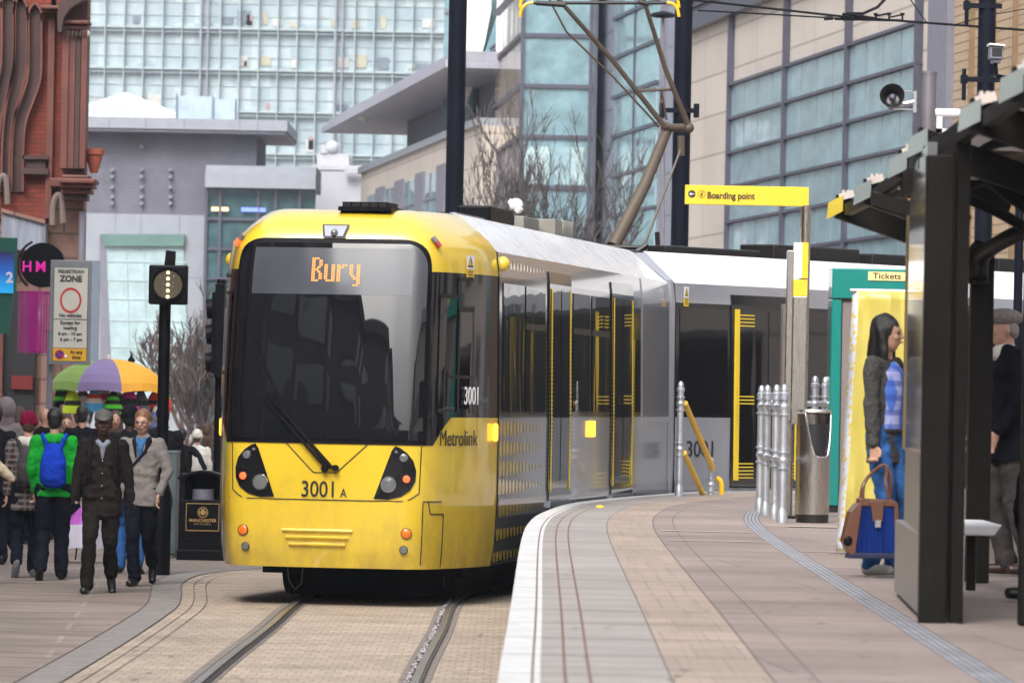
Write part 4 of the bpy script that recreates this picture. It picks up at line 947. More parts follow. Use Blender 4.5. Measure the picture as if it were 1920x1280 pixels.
c = Vector((x0+.10, -.018, z0+Hh*.095)); g = MB(); g.tube([c, c+Vector((0,.004,0))], .07, 20, k=0); g.tube([c-Vector((0,.003,0)), c], .053, 20, k=1); g.bar(c+Vector((-.05,-.004,.05)), c+Vector((.05,-.004,-.05)), .006, .022, (1,0,1), k=0); g.tube([c+Vector((.09,0,-.02)), c+Vector((.09,.004,-.02))], .025, 8, k=2)
g.build('no_waiting_symbol', [pm('symbol_red', (.5,.02,.02), .5), pm('symbol_blue', (.01,.03,.35), .5), M['wink']], t, local=True)

# ------------------------------------------------------------------ off-camera street sides (reflected in the tram)
M['darkst'] = brickmat('sooty_stone_row', (.16,.125,.10), (.12,.095,.08), (.05,.04,.035), 1.1, .5, .02, rot=(0, 0, 0), rough=.8)
def row(name, x0, x1, y0, y1, h, mat, label, side, wst=3.2, zs=(1,4.6,8.2,11.8), wmat='tglass', gab=True):
    t = thing(name, ((x0+x1)/2, (y0+y1)/2, 0), label, 'building'); a, b = (x1-x0)/2, (y1-y0)/2
    g = MB(); g.bx(-a, a, -b, b, 0, h); g.bx(-a-.4, a+.4, -b-.4, b+.4, h-.7, h+.05)
    g.build('wall', mat, t, local=True)
    xs = a if side > 0 else -a; y = -b+1.2; i = 0
    while y < b-1.8:
        g = MB()
        for z in zs:
            if z+2.3 < h-1: g.bx(xs-.03, xs+.05, y, y+1.5, z, z+2.2) if side > 0 else g.bx(xs-.05, xs+.03, y, y+1.5, z, z+2.2)
        if g.v: g.build('window', M[wmat], t, local=True)
        y += wst
    return t
row('stone_terrace', -28, -9.6, -70, 6, 15, M['darkst'], 'dark sooty stone terrace along the left side behind the camera', 1)
row('stone_terrace', -26, -9.3, 8, 44, 12, M['darkst'], 'dark stone terrace on the left side beside the camera', 1)
row('stone_terrace', -24, -9.4, 46, 74, 15, M['terra'], 'red terracotta terrace on the left side before the brick building', 1)
row('stone_terrace', 14, 30, -60, 10, 12, M['concl'], 'pale concrete store on the right side behind the camera', -1)
row('stone_terrace', 15.5, 30, 14, 70, 11, M['lime'], 'limestone store on the right side beside the platform', -1)
row('stone_terrace', -40, 12, -150, -110, 14, M['darkst'], 'dark stone block closing the street behind the camera', 1)

# ------------------------------------------------------------------ bare trees
M['bark'] = pm('bare_bark', (.085,.07,.068), .9, var=.3)
M['bark2'] = pm('bare_bark_reddish', (.12,.085,.075), .9, var=.3)
def tree(name, base, h, spread, label, seed, mat, group, n0=9, r0=.10, lean=0, depth=4, twig=.010):
    rr = random.Random(seed); t = thing(name, base, label, 'tree', group); twig *= 1.1
    tr = MB(); cr = MB()
    th = h*.22; tr.tube([(0,0,0),(0,0,th*.5),(lean*.1,0,th)], [r0*1.2,r0,r0*.9], 8); tr.build('trunk', mat, t, True, True)
    def br(p, d, L, r, lv):
        pts_ = [p]; n = 4; dd = d.copy()
        for i in range(n):
            dd = (dd + Vector((rr.gauss(0,.09), rr.gauss(0,.09), rr.gauss(.05,.05)))).normalized(); pts_.append(pts_[-1]+dd*L/n)
        cr.tube(pts_, [max(twig*.7, r*(1-.6*i/n)) for i in range(n+1)], 5 if lv < 2 else 3, cap=False)
        if lv < depth:
            k = 5 if lv == 0 else 4 if lv < 3 else 4
            for q in range(k):
                i = rr.choice((1,2,2,3,3,4)); a = rr.uniform(0, 2*PI); o_ = Vector((math.cos(a), math.sin(a), 0)); nd = (dd*1.0 + o_*rr.uniform(.3,.65)*spread + Vector((0,0,.25))).normalized()
                br(pts_[i], nd, L*rr.uniform(.45,.68), max(twig, r*.5), lv+1)
    for i in range(n0):
        a = 2*PI*i/n0+rr.uniform(-.3,.3); d = Vector((math.cos(a)*spread*.45, math.sin(a)*spread*.45, 1)).normalized()
        br(Vector((0,0,th*rr.uniform(.6,1))), d, h*rr.uniform(.34,.46), r0*.5, 0)
    cr.build('crown', mat, t, local=True); return t
def gpt(px, Z): p = at(px, 700, Z); return (p.x, p.y, 0)
tree('bare_tree', gpt(1015,138), 9.0, .95, 'tallest bare tree, upright, in front of the glass corner block', 11, M['bark'], 'bare trees behind the tram', 13, .065)
tree('bare_tree', gpt(1105,132), 5.7, 1.0, 'lower bare tree to the right of the tallest one', 12, M['bark'], 'bare trees behind the tram', 9, .055)
tree('bare_tree', gpt(905,142), 5.6, .8, 'reddish bare tree just right of the tall black pole', 13, M['bark2'], 'bare trees behind the tram', 9, .055)
tree('bare_tree', gpt(385,112), 3.9, 1.15, 'dense bare tree behind the litter bin at left of the tram', 14, M['bark'], 'bare trees left of the tram', 9, .09)
tree('bare_tree', gpt(352,126), 3.7, 1.1, 'smaller bare tree seen behind the signal post', 15, M['bark2'], 'bare trees left of the tram', 8, .07)
tree('bare_tree', gpt(440,120), 3.9, 1.2, 'bare tree mostly hidden behind the tram cab', 16, M['bark'], 'bare trees left of the tram', 8, .08)
g = MB(); q = at(968,383,130); g.sphere(q, .17, 10, 7, sc=(1,.6,.8)); g.sphere(q+Vector((.06,0,-.12)), .1); g.sphere(q+Vector((-.12,0,.03)), .08)
for v in g.v: v += Vector((random.gauss(0,.012), 0, random.gauss(0,.012)))
tag(g.build('plastic_bag', M['white']), 'white plastic bag snagged in the bare tree branches', 'plastic bag')

# ------------------------------------------------------------------ catenary poles and wires
def pole(px0, px1, ptop, Z, label, base_px=None):
    c = (px0+px1)/2; p = at(c, 700, Z); t = thing('catenary_pole', (p.x, Z, 0), label, 'pole', 'black tram wire poles'); r = (px1-px0)/2/(1e4/Z)
    g = MB(); g.tube([(0,0,.3),(0,0,9.5)], r, 20); g.build('shaft', M['navy'], t, True, True)
    g = MB(); g.lathe([(r*1.5,0),(r*1.5,.25),(r*1.05,.35)], (0,0,0), 20); g.build('base', M['navy'], t, True, True)
    return t, r
t1, r = pole(828.5, 862.5, 0, 82, 'black pole rising directly behind the tram roof, leftmost of three')
t2, r = pole(1253, 1286, 0, 79, 'black pole behind the raised pantograph')
g = MB()
z = fz(1275,208,79); g.bar((-.32,-.1,z),(.24,-.1,z), .07, .07); g.bx(-.34,-.26,-.2,.0,z-.12,z+.1); g.bx(.17,.25,-.2,.0,z-.1,z+.1)
g.build('clamp', M['navy'], t2, local=True)
g = MB(); z = fz(1270,478,79); g.tube([(0,0,z-.1),(0,0,z)], r*1.25, 16); g.build('collar', M['darkmetal'], t2, local=True)
t3, r = pole(1822, 1855, 0, 76, 'black pole behind the shelter roof at right')
for y, a in ((150,-.32),(12,-.3)):
    g = MB(); z = fz(1820,y,76); g.bar((a,-.1,z),(.2,-.1,z), .07, .07); g.tube([(a,-.1,z-.3),(a,-.1,z+.15)], .03, 6); g.bx(a-.05,a+.05,-.15,-.05,z-.06,z+.06); g.build('clamp', M['navy'], t3, local=True)
def wire(pts_, r, label, name='overhead_wire', mat='black', grp='overhead tram wires'):
    g = MB(); g.tube(pts_, r, 6); return tag(g.build(name, M[mat], None, True), label, 'wire', grp)
wire([at(1240,-8,76), at(1305,1,76), at(1585,32,76), at(1735,43,76), at(1990,62,76)], .017, 'thick black overhead wire crossing the top right from the pantograph pole')
wire([at(1308,20,77), at(1440,27,77), at(1556,34,77), at(1600,36,77)], .012, 'lower thin wire joining the thick overhead wire')
wire([at(1690,-20,78), at(1707,0,78), at(1737,42,78)], .008, 'thin slanting dropper wire at top right, right of the curved arm')
wire([at(1785,48,74), at(1850,30,74), at(1990,5,74)], .007, 'thin wire rising to the right behind the camera on its pole')
g = MB(); g.tube(catmull([at(1640,35,76), at(1662,-2+12,76), at(1650,-14,76)],3)[:1]+[at(1585,26,76),at(1618,26,76),at(1645,14,76),at(1662,-4,76),at(1672,-20,76)], .022, 8)
g.tube([at(1545,35,76.2),at(1562,34,76.2)], .03, 8); g.tube([at(1565,36,76),at(1690,39,76)], .018, 6)
for x in (1583, 1600, 1642, 1667, 1692): g.tube([at(x,27,75.9), at(x,40,75.9)], .014, 6); g.tube([at(x-4,27,75.9), at(x+4,27,75.9)], .018, 6)
g.tube([at(1640,31,76),at(1668,25,76)], .014, 6); g.tube([at(1667,33,76),at(1692,28,76)], .012, 6)
tag(g.build('wire_clamp_assembly', M['black'], None, True), 'black wire clamp with curved arm on the overhead wire', 'wire fitting', 'overhead tram wires')
g = MB(); g.lathe([(.02,.0),(.2,.02),(.26,.06),(.2,.1),(.02,.14)], at(1243,30,100)+Vector((0,0,-.05)), 16); tag(g.build('street_lamp_head', M['navy'], None, True), 'flat dark street lamp head just left of the pantograph pole', 'lamp')
g = MB(); g.tube([at(1243,28,100), at(1243,480,100)], .03, 6); tag(g.build('thin_mast', M['gpil'], None, True), 'thin grey mast under the flat street lamp head', 'mast')
# ------------------------------------------------------------------ street furniture, left
def at0(px, Z, z=0): p = at(px, 700, Z); return Vector((p.x, Z, z))
Z = 56.7; p = at0(307, Z); t = thing('tram_signal', p, 'black tram signal post with a vertical row of five lit white dots', 'signal')
g = MB(); g.tube([(0,0,1.0),(0,0,3.16)], .062, 18); g.build('pole', M['black'], t, True, True)
g = MB(); g.lathe([(.108,0),(.11,.86),(.07,.99),(.062,1.02)], (0,0,0), 12); g.build('base', M['black'], t, True, True)
c = at(317.5, 534.5, Z)-t.location; w = .205
g = MB(); g.bx(c.x-w, c.x+w, -.22, -.06, c.z-w*1.02, c.z+w*1.02); bx_ = g.build('signal_box', M['black'], t, local=True, bev=.02)
g = MB(); g.prism([(-.055,0),(.055,0),(.06,.15),(-.04,.16)], (c.x+.01,-.2,c.z+w), (1,0,0), (0,0,1), (0,.12,0)); g.build('top_cap', M['black'], t, local=True)
g = MB(); g.tube([(c.x,-.225,c.z),(c.x,-.26,c.z)], [.165,.172], 32, cap=False); g.tube([(c.x,-.222,c.z),(c.x,-.232,c.z)], .15, 32, k=1); g.build('lens', [M['black'], glassy('signal_lens', (.09,.075,.05), .2, 1.5)], t, True, True)
for i in range(5):
    z = c.z+.128-.064*i; g = MB(); g.sphere((c.x, -.236, z), .018, 10, 6); g.build('lamp_dot', M['whitelit'], t, True, True)
for i in range(9):
    a = i*.7+.3; r = .06+.05*(i%2); g = MB(); g.sphere((c.x+math.cos(a)*r, -.233, c.z+math.sin(a)*r), .007, 6, 4); g.build('unlit_dot', M['lens'], t, local=True)
Z = 64; p = at0(412, Z); t = thing('traffic_light', p, 'black three lamp traffic light seen from the side, left of the tram cab', 'signal')
g = MB(); g.tube([(0,0,0),(0,0,3.3)], .055, 12); g.build('pole', M['black'], t, True, True)
z0 = at(412,708,Z).z; z1 = at(412,532,Z).z; g = MB(); g.bx(-.06,.05,-.22,.22,z0,z1); g.bx(-.10,.0,-.16,.16,z0+.05,z1-.1); g.build('backboard', M['black'], t, local=True, bev=.01)
for y in (578, 626, 678):
    z = at(412,y,Z).z; g = MB(); n = 14
    g.tube([(-.07,0,z),(-.17,0,z-.01)], [.125,.12], 18, cap=False); g.tube([(-.08,0,z),(-.1,0,z)], .11, 16, k=1); g.build('lamp_hood', [M['black'], M['lens']], t, True, True)
Z = 61.8; s_ = 1e4/Z; p = at0(384, Z); t = thing('litter_bin', p, 'black litter bin with a gold crest panel, between the signal post and the tram', 'bin')
g = MB(); g.bx(-.27,.27,-.02,.5,0.04,.70); g.bx(-.27,-.20,0,.5,.70,1.0); g.bx(.20,.27,0,.5,.70,1.0); g.bx(-.27,.27,.42,.5,.70,1.0); g.bx(-.285,.285,-.035,.51,0,.12)
q = [(-.29,.97)]+[(-.29+.58*i/10, .97+.07*math.sin(PI*i/10)) for i in range(11)]+[(.29,.97)]; q = [(-.29,.93)]+q[1:-1]+[(.29,.93)]
ar_ = [(.2*math.cos(a), .93+.075*math.sin(a)) for a in [PI*i/10 for i in range(11)]]
g.prism([(-.29,.93)]+[(-.29+.58*i/10, .96+.08*math.sin(PI*i/10)) for i in range(11)]+[(.29,.93)]+ar_, (0,-.03,0), (1,0,0), (0,0,1), (0,.53,0))
g.build('casing', M['black'], t, local=True, bev=.008)
g = MB(); g.tube([(0,.2,.5),(0,.2,.82)], .13, 14); g.build('liner', M['gpil'], t, True, True)
gold = pm('gold_print', (.42,.27,.09), .4)
g = MB(); fx0, fx1, fz0, fz1 = -.185,.20,.34,.66
for a in ((fx0,fx1,fz0,fz0+.008),(fx0,fx1,fz1-.008,fz1),(fx0,fx0+.006,fz0,fz1),(fx1-.006,fx1,fz0,fz1)): g.bx(a[0],a[1],-.026,-.021,a[2],a[3])
g.build('gold_border', gold, t, local=True)
g = MB(); cc_ = Vector((.01,-.024,.555))
g.add([cc_+Vector((r_*math.cos(2*PI*j/24),0,r_*math.sin(2*PI*j/24))) for r_ in (.062,.054) for j in range(24)], [(j,(j+1)%24,24+(j+1)%24,24+j) for j in range(24)])
g.prism([(-.02,.03),(.02,.03),(.022,-.01),(0,-.04),(-.022,-.01)], cc_, (1,0,0), (0,0,1), (0,.002,0))
for sx_ in (-1,1): g.prism([(sx_*.026,-.035),(sx_*.045,-.01),(sx_*.04,.03),(sx_*.03,.01)], cc_, (1,0,0), (0,0,1), (0,.002,0))
g.prism([(-.03,.035),(-.01,.045),(0,.035),(.01,.045),(.03,.035)], cc_, (1,0,0), (0,0,1), (0,.002,0)); g.build('crest', gold, t, local=True)
text('MANCHESTER', .05, gold, p+Vector((.01,-.024,.445)), (1,0,0), (0,0,1), t, bold=.0008); text('CITY COUNCIL', .025, gold, p+Vector((.01,-.024,.412)), (1,0,0), (0,0,1), t, sx=1.15)
g = MB()
for z in (.30,.22,.16): g.bx(-.24,.24,-.028,-.018,z,z+.03)
g.build('lower_ribs', M['black'], t, local=True)
Z = 62.5; p = at0(314, Z); t = thing('service_cabinet', p, 'grey green metal service cabinet standing behind the signal post', 'cabinet')
cg = pm('cabinet_green_grey', (.10,.135,.135), .5, dirt=.3); g = MB(); g.bx(-.17,.13,0,.6,.05,1.22); g.bx(-.15,.11,.02,.58,0,.05); g.bx(-.18,.14,-.01,.61,1.22,1.25); g.build('casing', cg, t, local=True, bev=.006)
g = MB(); g.bx(-.155,.115,-.008,0,.1,1.18); d_ = g.build('door', cg, t, local=True); g = MB(); g.bx(.08,.09,-.025,-.008,.6,.72); g.build('handle', M['black'], d_, local=True)
p = at0(160, 84); t = thing('black_finial', at0(246,95), 'thin black lamp post finial above the parasol', 'lamp post'); g = MB(); g.tube([(0,0,0),(0,0,at(246,676,95).z)], .035, 8); g.lathe([(.05,0),(.07,.05),(.02,.12),(.008,.2)], (0,0,at(246,678,95).z-.02), 10); g.build('post', M['black'], t, True, True)
# parasol with hats
Z = 82; s_ = 1e4/Z; p = at0(203, Z); t = thing('market_parasol', p, 'green, purple and orange parasol over the woolly hat seller', 'parasol')
zt = at(203,672,Z).z; Rr = .90; hh = .52; pc = [pm('parasol_'+n_, c_, .7, var=.08) for n_, c_ in (('purple',(.20,.15,.30)),('orange',(.80,.38,.03)),('red',(.5,.05,.03)),('green',(.19,.30,.06)))]
g = MB(); N_ = 8; a0 = -PI/2 - PI/8 - .08; order = [0,1,2,3,0,1,2,3]
order = {0:0, 1:1, 2:1, 3:2, 4:0, 5:2, 6:3, 7:3}
for i in range(N_):
    for r_ in range(6):
        for q in range(4):
            def P(fr_, fa):
                a = a0+(i+fa)*2*PI/N_; rad = Rr*math.sin(fr_*PI/2*.98); sag = (1-4*(fa-.5)**2)*.0; z = zt-hh*(1-math.cos(fr_*PI/2)) + (.035*(1-(2*fa-1)**2))*fr_*fr_
                return (rad*math.cos(a), rad*math.sin(a), z)
            g.add([P(r_/6,q/4),P((r_+1)/6,q/4),P((r_+1)/6,(q+1)/4),P(r_/6,(q+1)/4)], [(0,1,2,3)], order[i])
g.build('canopy', pc, t, True, True)
g = MB(); g.tube([(0,0,0),(0,0,zt+.06)], .022, 8); g.build('pole', M['white'], t, True, True)
for i in range(N_):
    a = a0+i*2*PI/N_; g = MB(); g.bar((0,0,zt-.06),(Rr*math.cos(a)*.98,Rr*math.sin(a)*.98,zt-hh+.01), .012,.012); g.sphere((Rr*math.cos(a),Rr*math.sin(a),zt-hh),.018,8,6); g.build('rib', M['white'], t, local=True)
hc = {'g':(.10,.62,.04),'k':(.012,.014,.012),'y':(.55,.72,.03),'w':(.55,.5,.45),'b':(.06,.30,.55),'r':(.62,.05,.02),'p':(.55,.04,.3),'o':(.8,.45,.02),'d':(.10,.10,.12),'n':(.10,.14,.3)}
hm = {k: pm('wool_'+k, c_, .95, bmp=.5, bs=60) for k, c_ in hc.items()}
hats = [(119,735,.0,'gkgkgk','kg','green and black striped hat hanging furthest left'),(140,738,-.25,'oooyy','yo','plain orange yellow hat hanging behind the lime one'),(137,752,-.55,'yyykyy','ky','lime yellow hat with black pattern'),(157,752,-.5,'wdwwdw','dw','cream hat with thin dark bands'),(177,748,-.62,'bbrwbb','bw','sky blue hat with pink and white bands'),(212,755,-.62,'kkgkgkg','gk','black hat with bright green stripes'),(243,748,-.45,'ppkp','pk','magenta hat hanging behind at the centre right'),(264,752,-.35,'kddkdk','dk','charcoal hat with grey pattern'),(289,755,-.1,'krrkrkr','rk','red hat with black stripes'),(297,778,-.3,'nwndn','nw','blue grey patterned hat hanging low at right'),(303,742,.15,'rrgrr','rg','red hat with green band at the parasol rim'),(196,745,-.1,'wwpww','wp','white and pink hat hanging at the back'),(228,742,.1,'wwnw','nw','white hat with a blue band hanging at the back')]
for i, (px, py, dy, cols, fc, lab) in enumerate(hats):
    q = at(px, py, Z+dy); t = thing('knitted_hat', q, lab, 'hat', 'woolly hats hanging under the parasol', rz=random.uniform(-.2,.2)); t.scale = (1.22,1.22,1.15)
    g = MB(); n = len(cols); h0 = .17
    prof = [(.012,h0),(.05,h0-.07),(.085,h0-.16),(.11,h0-.26),(.115,h0-.33)]
    def rz_(f): f *= len(prof)-1; j = min(int(f), len(prof)-2); return [prof[j][e]+(prof[j+1][e]-prof[j][e])*(f-j) for e in (0,1)]
    mats_ = sorted(set(cols+fc)); 
    for j in range(n*2):
        a, b = rz_(j/(2*n)), rz_((j+1)/(2*n)); vs = []
        for r_, z_ in (a, b): vs += [(r_*math.cos(2*PI*e/14)*1.15, r_*math.sin(2*PI*e/14)*.6, z_) for e in range(14)]
        g.add(vs, [(e,(e+1)%14,14+(e+1)%14,14+e) for e in range(14)], mats_.index(cols[j//2]))
    for e, x in enumerate((-.08,.08)):
        g.prism([(x-.045,0),(x+.045,0),(x+.02,-.12),(x,-.15),(x-.02,-.12)], (0,-.02,h0-.33), (1,0,0), (0,0,1), (0,.03,0), mats_.index(fc[0]))
        g.tube([(x,0,h0-.47),(x*1.05,0,h0-.57)], .008, 5, k=mats_.index(fc[1])); g.sphere((x*1.05,0,h0-.59), .026, 8, 6, k=mats_.index(fc[1]))
    g.tube([(0,0,h0),(0,0,h0+.07)], .006, 5, k=0)
    g.build('knit', [hm[c_] for c_ in mats_], t, local=True)
# small purple and white umbrella near the ground
q = at0(158, 60); t = thing('child_umbrella', (q.x, q.y, .42), 'small purple and clear white umbrella held low behind the man in the cap', 'umbrella'); g = MB()
tip = Vector((.0,0,.22)); rim = [Vector((.27*math.cos(2*PI*i/8), .27*math.sin(2*PI*i/8), -.26 + (0 if i%2 else .02))) for i in range(8)]
md = [(tip+v)*.5+Vector((v.x*.25,v.y*.25,.03)) for v in rim]
g.add([tip]+md+rim, [(0,i+1,(i+1)%8+1) for i in range(8)]); g.m = [0]*8
g.f += [[i+1,i+9,(i+1)%8+9,(i+1)%8+1] for i in range(8)]; g.m += [1]*8
g.build('canopy', [pm('purple_film', (.40,.10,.45), .3), pm('pale_film', (.55,.52,.62), .3)], t, local=True)
g = MB(); g.tube([(0,0,.2),(-.05,-.1,-.38)], .009, 6); g.build('stick', M['navy'], t, local=True)
# ------------------------------------------------------------------ platform furniture
def pf(px, py): return gr(px, py, ZP)
def bpost(g, b, h, r=.036, rails=()):
    b = Vector(b); g.lathe([(r*1.35,0),(r*1.35,.09),(r*1.05,.12),(r,.14),(r,h-.09),(r*1.25,h-.08),(r*1.25,h-.05),(r*.9,h-.04),(r*.95,h-.01),(r*.6,h+.02),(.005,h+.03)], b, 16)
    for z in rails:
        for d in (-.07,.07): g.lathe([(r,z+d-.012),(r*1.35,z+d-.008),(r*1.35,z+d+.008),(r,z+d+.012)], b, 16)
        g.sphere(b+Vector((0,0,z)), r*1.28, 12, 8)
zs_ = (.55, 1.02); PB = [pf(1424,958), pf(1435,966), pf(1452,973), pf(1466,980)]
t = thing('steel_railing', PB[0], 'galvanised steel railing of four tall posts beside the boarding sign column', 'railing')
for b in PB:
    g = MB(); bpost(g, b, 1.19, rails=zs_); g.build('post', M['galv'], t, smooth=30)
g = MB()
for z in zs_: g.tube([b+Vector((0,0,z)) for b in PB], .024, 10)
g.build('rail', M['galv'], t, True)
PB = [at0(1529,53.5,ZP), at0(1548,55.2,ZP)]
t = thing('steel_railing', PB[0], 'galvanised posts with a yellow handrail seen over the steel bin', 'railing')
for b in PB:
    g = MB(); bpost(g, b, 1.30, rails=(1.05,)); g.build('post', M['galv'], t, smooth=30)
g = MB(); g.tube([PB[0]+Vector((-.5,-.1,1.05)), PB[0]+Vector((0,0,1.05)), PB[1]+Vector((0,0,1.05))], .03, 10); g.build('rail', M['galv'], t, True)
g = MB(); g.tube([PB[1]+Vector((.02,.0,1.08)), PB[1]+Vector((.2,.3,.6))], .024, 10); g.build('handrail', M['railyel'], t, True)
Zp = 58.8; b0 = at0(1277, Zp, ZP-.0); b1 = at0(1337, 60.3, ZP-.35)
t = thing('ramp_handrail', b0, 'yellow handrail running down from a galvanised post at the platform end', 'handrail')
g = MB(); bpost(g, b0, 1.24, rails=(.52,1.02)); g.build('post', M['galv'], t, smooth=30)
g = MB(); h1_ = at(1337,862,60.3).z-b1.z; bpost(g, b1, h1_, rails=(h1_-.28,)); g.build('short_post', M['galv'], t, smooth=30)
g = MB(); g.tube([at(1284,755,58.85), at(1336,877,60.25)], .033, 10); g.sphere(at(1336,877,60.25),.034); g.build('handrail', M['railyel'], t, True)
g = MB(); g.tube([at(1282,848,58.85), at(1322,936,60.0)], .033, 10); g.build('handrail', M['railyel'], t, True)
g = MB(); g.tube(catmull([at(1343,895,60.4), at(1352,905,60.4), at(1353,940,60.4)],5), .03, 10); g.build('handrail', M['railyel'], t, True)
# boarding point column
Z = 49; K = Z/1e4; b = at0(1497, Z, ZP); t = thing('boarding_sign', b, 'steel column carrying a yellow Boarding point sign board', 'sign')
def lx(px): return at(px, 800, Z).x - b.x
zz = lambda py: at(1497, py, Z).z
g = MB(); g.tube([b+Vector((.04,0,0)), b+Vector((.04,0,zz(385)-ZP+.0))], .048, 20); g.tube([b+Vector((lx(1478),.02,0)), b+Vector((lx(1478),.02,zz(790)-ZP))], .05, 20); g.build('tube', M['steel'], t, True)
g = MB(); g.bx(b.x+lx(1482), b.x+lx(1508), Z-.09, Z+.10, zz(795), zz(556)); g.bx(b.x+lx(1470), b.x+lx(1482), Z-.05, Z+.12, zz(790), zz(470)); g.build('casing', M['steel'], t, bev=.006)
g = MB(); g.bx(b.x+lx(1482), b.x+lx(1508), Z-.09, Z+.10, zz(523)+.004, zz(455), 0); g.bx(b.x+lx(1497), b.x+lx(1508.5), Z-.093, Z+.05, zz(523)+.004, zz(455)+.001, 1); g.bx(b.x+lx(1482), b.x+lx(1508), Z-.09, Z+.10, zz(556)+.004, zz(524.5), 1)
g.build('banded_head', [M['white'], M['signyel']], t)
g = MB(); g.bx(b.x+lx(1464), b.x+lx(1470)-.003, Z-.02, Z+.35, zz(780), zz(570)); g.build('side_poster', pm('poster_gloss', (.16,.13,.11), .1, coat=.8), t)
g = MB(); x0 = lx(1276); x1 = lx(1508); g.bx(b.x+x0, b.x+x1, Z-.04, Z+.04, zz(387), zz(351)); bd_ = g.build('sign_board', M['signyel'], t, bev=.003)
zc = zz(376); cz = (zz(351)+zz(387))/2
T2 = lambda s, size, px, m_='ink', dy=-.043: text(s, size, M[m_], Vector((at(px,700,Z).x, Z+dy, zz(375.5))), (1,0,0), (0,0,1), bd_, align='LEFT', ext=.0015, sx=.86, bold=.002)
T2('Boarding point', .085, 1319)
c1 = Vector((at(1290.5,700,Z).x, Z-.041, cz+.006)); g = MB(); g.tube([c1, c1+Vector((0,-.003,0))], .034, 28, k=0); g.bar(c1+Vector((-.02,-.005,0)), c1+Vector((.022,-.005,0)), .003, .008, k=1); g.bar(c1+Vector((-.022,-.005,0)), c1+Vector((-.002,-.005,.018)), .003, .008, (0,1,0), k=1); g.bar(c1+Vector((-.022,-.005,0)), c1+Vector((-.002,-.005,-.018)), .003, .008, (0,1,0), k=1)
g.build('arrow_symbol', [M['ink'], M['wink']], bd_)
c1 = Vector((at(1309,700,Z).x, Z-.042, cz+.006)); g = MB(); g.add([c1+Vector((r_*math.cos(2*PI*j/24),0,r_*math.sin(2*PI*j/24))) for r_ in (.034,.030) for j in range(24)], [(j,(j+1)%24,24+(j+1)%24,24+j) for j in range(24)])
g.tube([c1+Vector((.008,0,.016)), c1+Vector((.008,-.002,.016))], .006, 8); g.bar(c1+Vector((.006,0,.01)), c1+Vector((-.006,0,-.006)), .003,.006); g.bar(c1+Vector((-.006,0,-.006)), c1+Vector((.012,0,-.008)), .003,.006); g.bar(c1+Vector((.0,0,.004)), c1+Vector((-.016,0,.0)), .003,.005); g.bar(c1+Vector((-.012,0,-.014)), c1+Vector((.006,0,-.018)), .003,.005)
g.build('wheelchair_symbol', M['ink'], bd_)
g = MB(); p = b; g.bx(p.x-.16, p.x+.12, Z-.12, Z+.14, ZP, ZP+.02); g.build('foot_plate', M['darkmetal'], t)
# steel bin
Z = 47.4; b = at0(1528, Z, ZP); t = thing('steel_bin', b, 'round brushed steel litter bin with a slanted dark mouth', 'bin')
r = .148; g = MB(); n = 32; zb, zt_ = .07, .97
vs = []; 
def cut(a):   # front opening profile
    f = max(0, math.cos(a - R(-62)) - .55)/.45; return zt_-.05 - .34*min(1, f*1.25)**.8 if f > 0 else zt_
for j in range(n): a = 2*PI*j/n; vs.append((r*math.cos(a), r*math.sin(a), zb))
for j in range(n): a = 2*PI*j/n; vs.append((r*math.cos(a), r*math.sin(a), cut(a)))
g.add(vs, [(j,(j+1)%n,n+(j+1)%n,n+j) for j in range(n)]); g.build('body', M['steel'], t, True, True)
g = MB(); g.tube([(r*1.0*math.cos(2*PI*j/n), r*1.0*math.sin(2*PI*j/n), cut(2*PI*j/n)) for j in range(n+1)], .009, 8); g.build('rim', M['chrome'], t, True, True)
g = MB(); g.lathe([(r*.93,zb),(r*.93,zt_-.1)], (0,0,0), n); g.build('liner', M['ink'], t, True, True)
g = MB(); g.lathe([(r*1.02,zt_),(r*1.06,zt_+.012),(r*1.0,zt_+.03),(.02,zt_+.035)], (0,0,0), n); g.build('lid', M['steel'], t, True, True)
g = MB(); g.lathe([(r*.97,0),(r*.97,zb)], (0,0,0), n); g.build('plinth', M['darkmetal'], t, True, True)
# ticket machine
Z = 52; b = at0(1557, Z, ZP); t = thing('ticket_machine', b, 'teal framed ticket machine with a lit yellow Tickets label', 'ticket machine')
W_ = 1.05; Hm = at(1557,502,Z).z-ZP; teal = pm('teal_paint', (.0,.19,.165), .25, coat=.5, var=.05); tz0 = .06
g = MB(); g.bx(0,.10,-.0,.6,tz0,Hm-.30); g.bx(W_-.1,W_,0,.6,tz0,Hm-.30); g.bx(0,W_,-.02,.6,Hm-.298,Hm); g.bx(.1,W_-.1,0.02,.6,tz0,tz0+.06)
g.build('frame', teal, t, local=True, bev=.012)
g = MB(); g.bx(.102,W_-.102,.06,.58,tz0+.062,Hm-.30,0); g.bx(.11,.20,.03,.06,.15,Hm-.33,1); g.build('front_panel', [pm('machine_brown_grey', (.14,.12,.11), .35), pm('machine_trim', (.2,.165,.15), .4)], t, local=True)
g = MB(); g.bx(.01,W_-.01,.02,.58,0,tz0-.002); g.build('plinth', M['darkmetal'], t, local=True)
g = MB(); x0 = at(1624,700,Z).x-b.x; g.bx(x0, x0+.52, -.032, -.02, Hm-.115, Hm-.03); tl = g.build('lit_label', emit('label_yellow', (1,.75,.32), .75), t, local=True)
text('Tickets', .082, M['ink'], b+Vector((x0+.045,-.034,Hm-.098)), (1,0,0), (0,0,1), tl, align='LEFT', bold=.001, sx=1.15)
g = MB(); g.bx(.3,.7,.045,.06,1.1,1.5); g.bx(.3,.8,.045,.06,.55,.85); g.build('screen', M['tglass'], t, local=True)
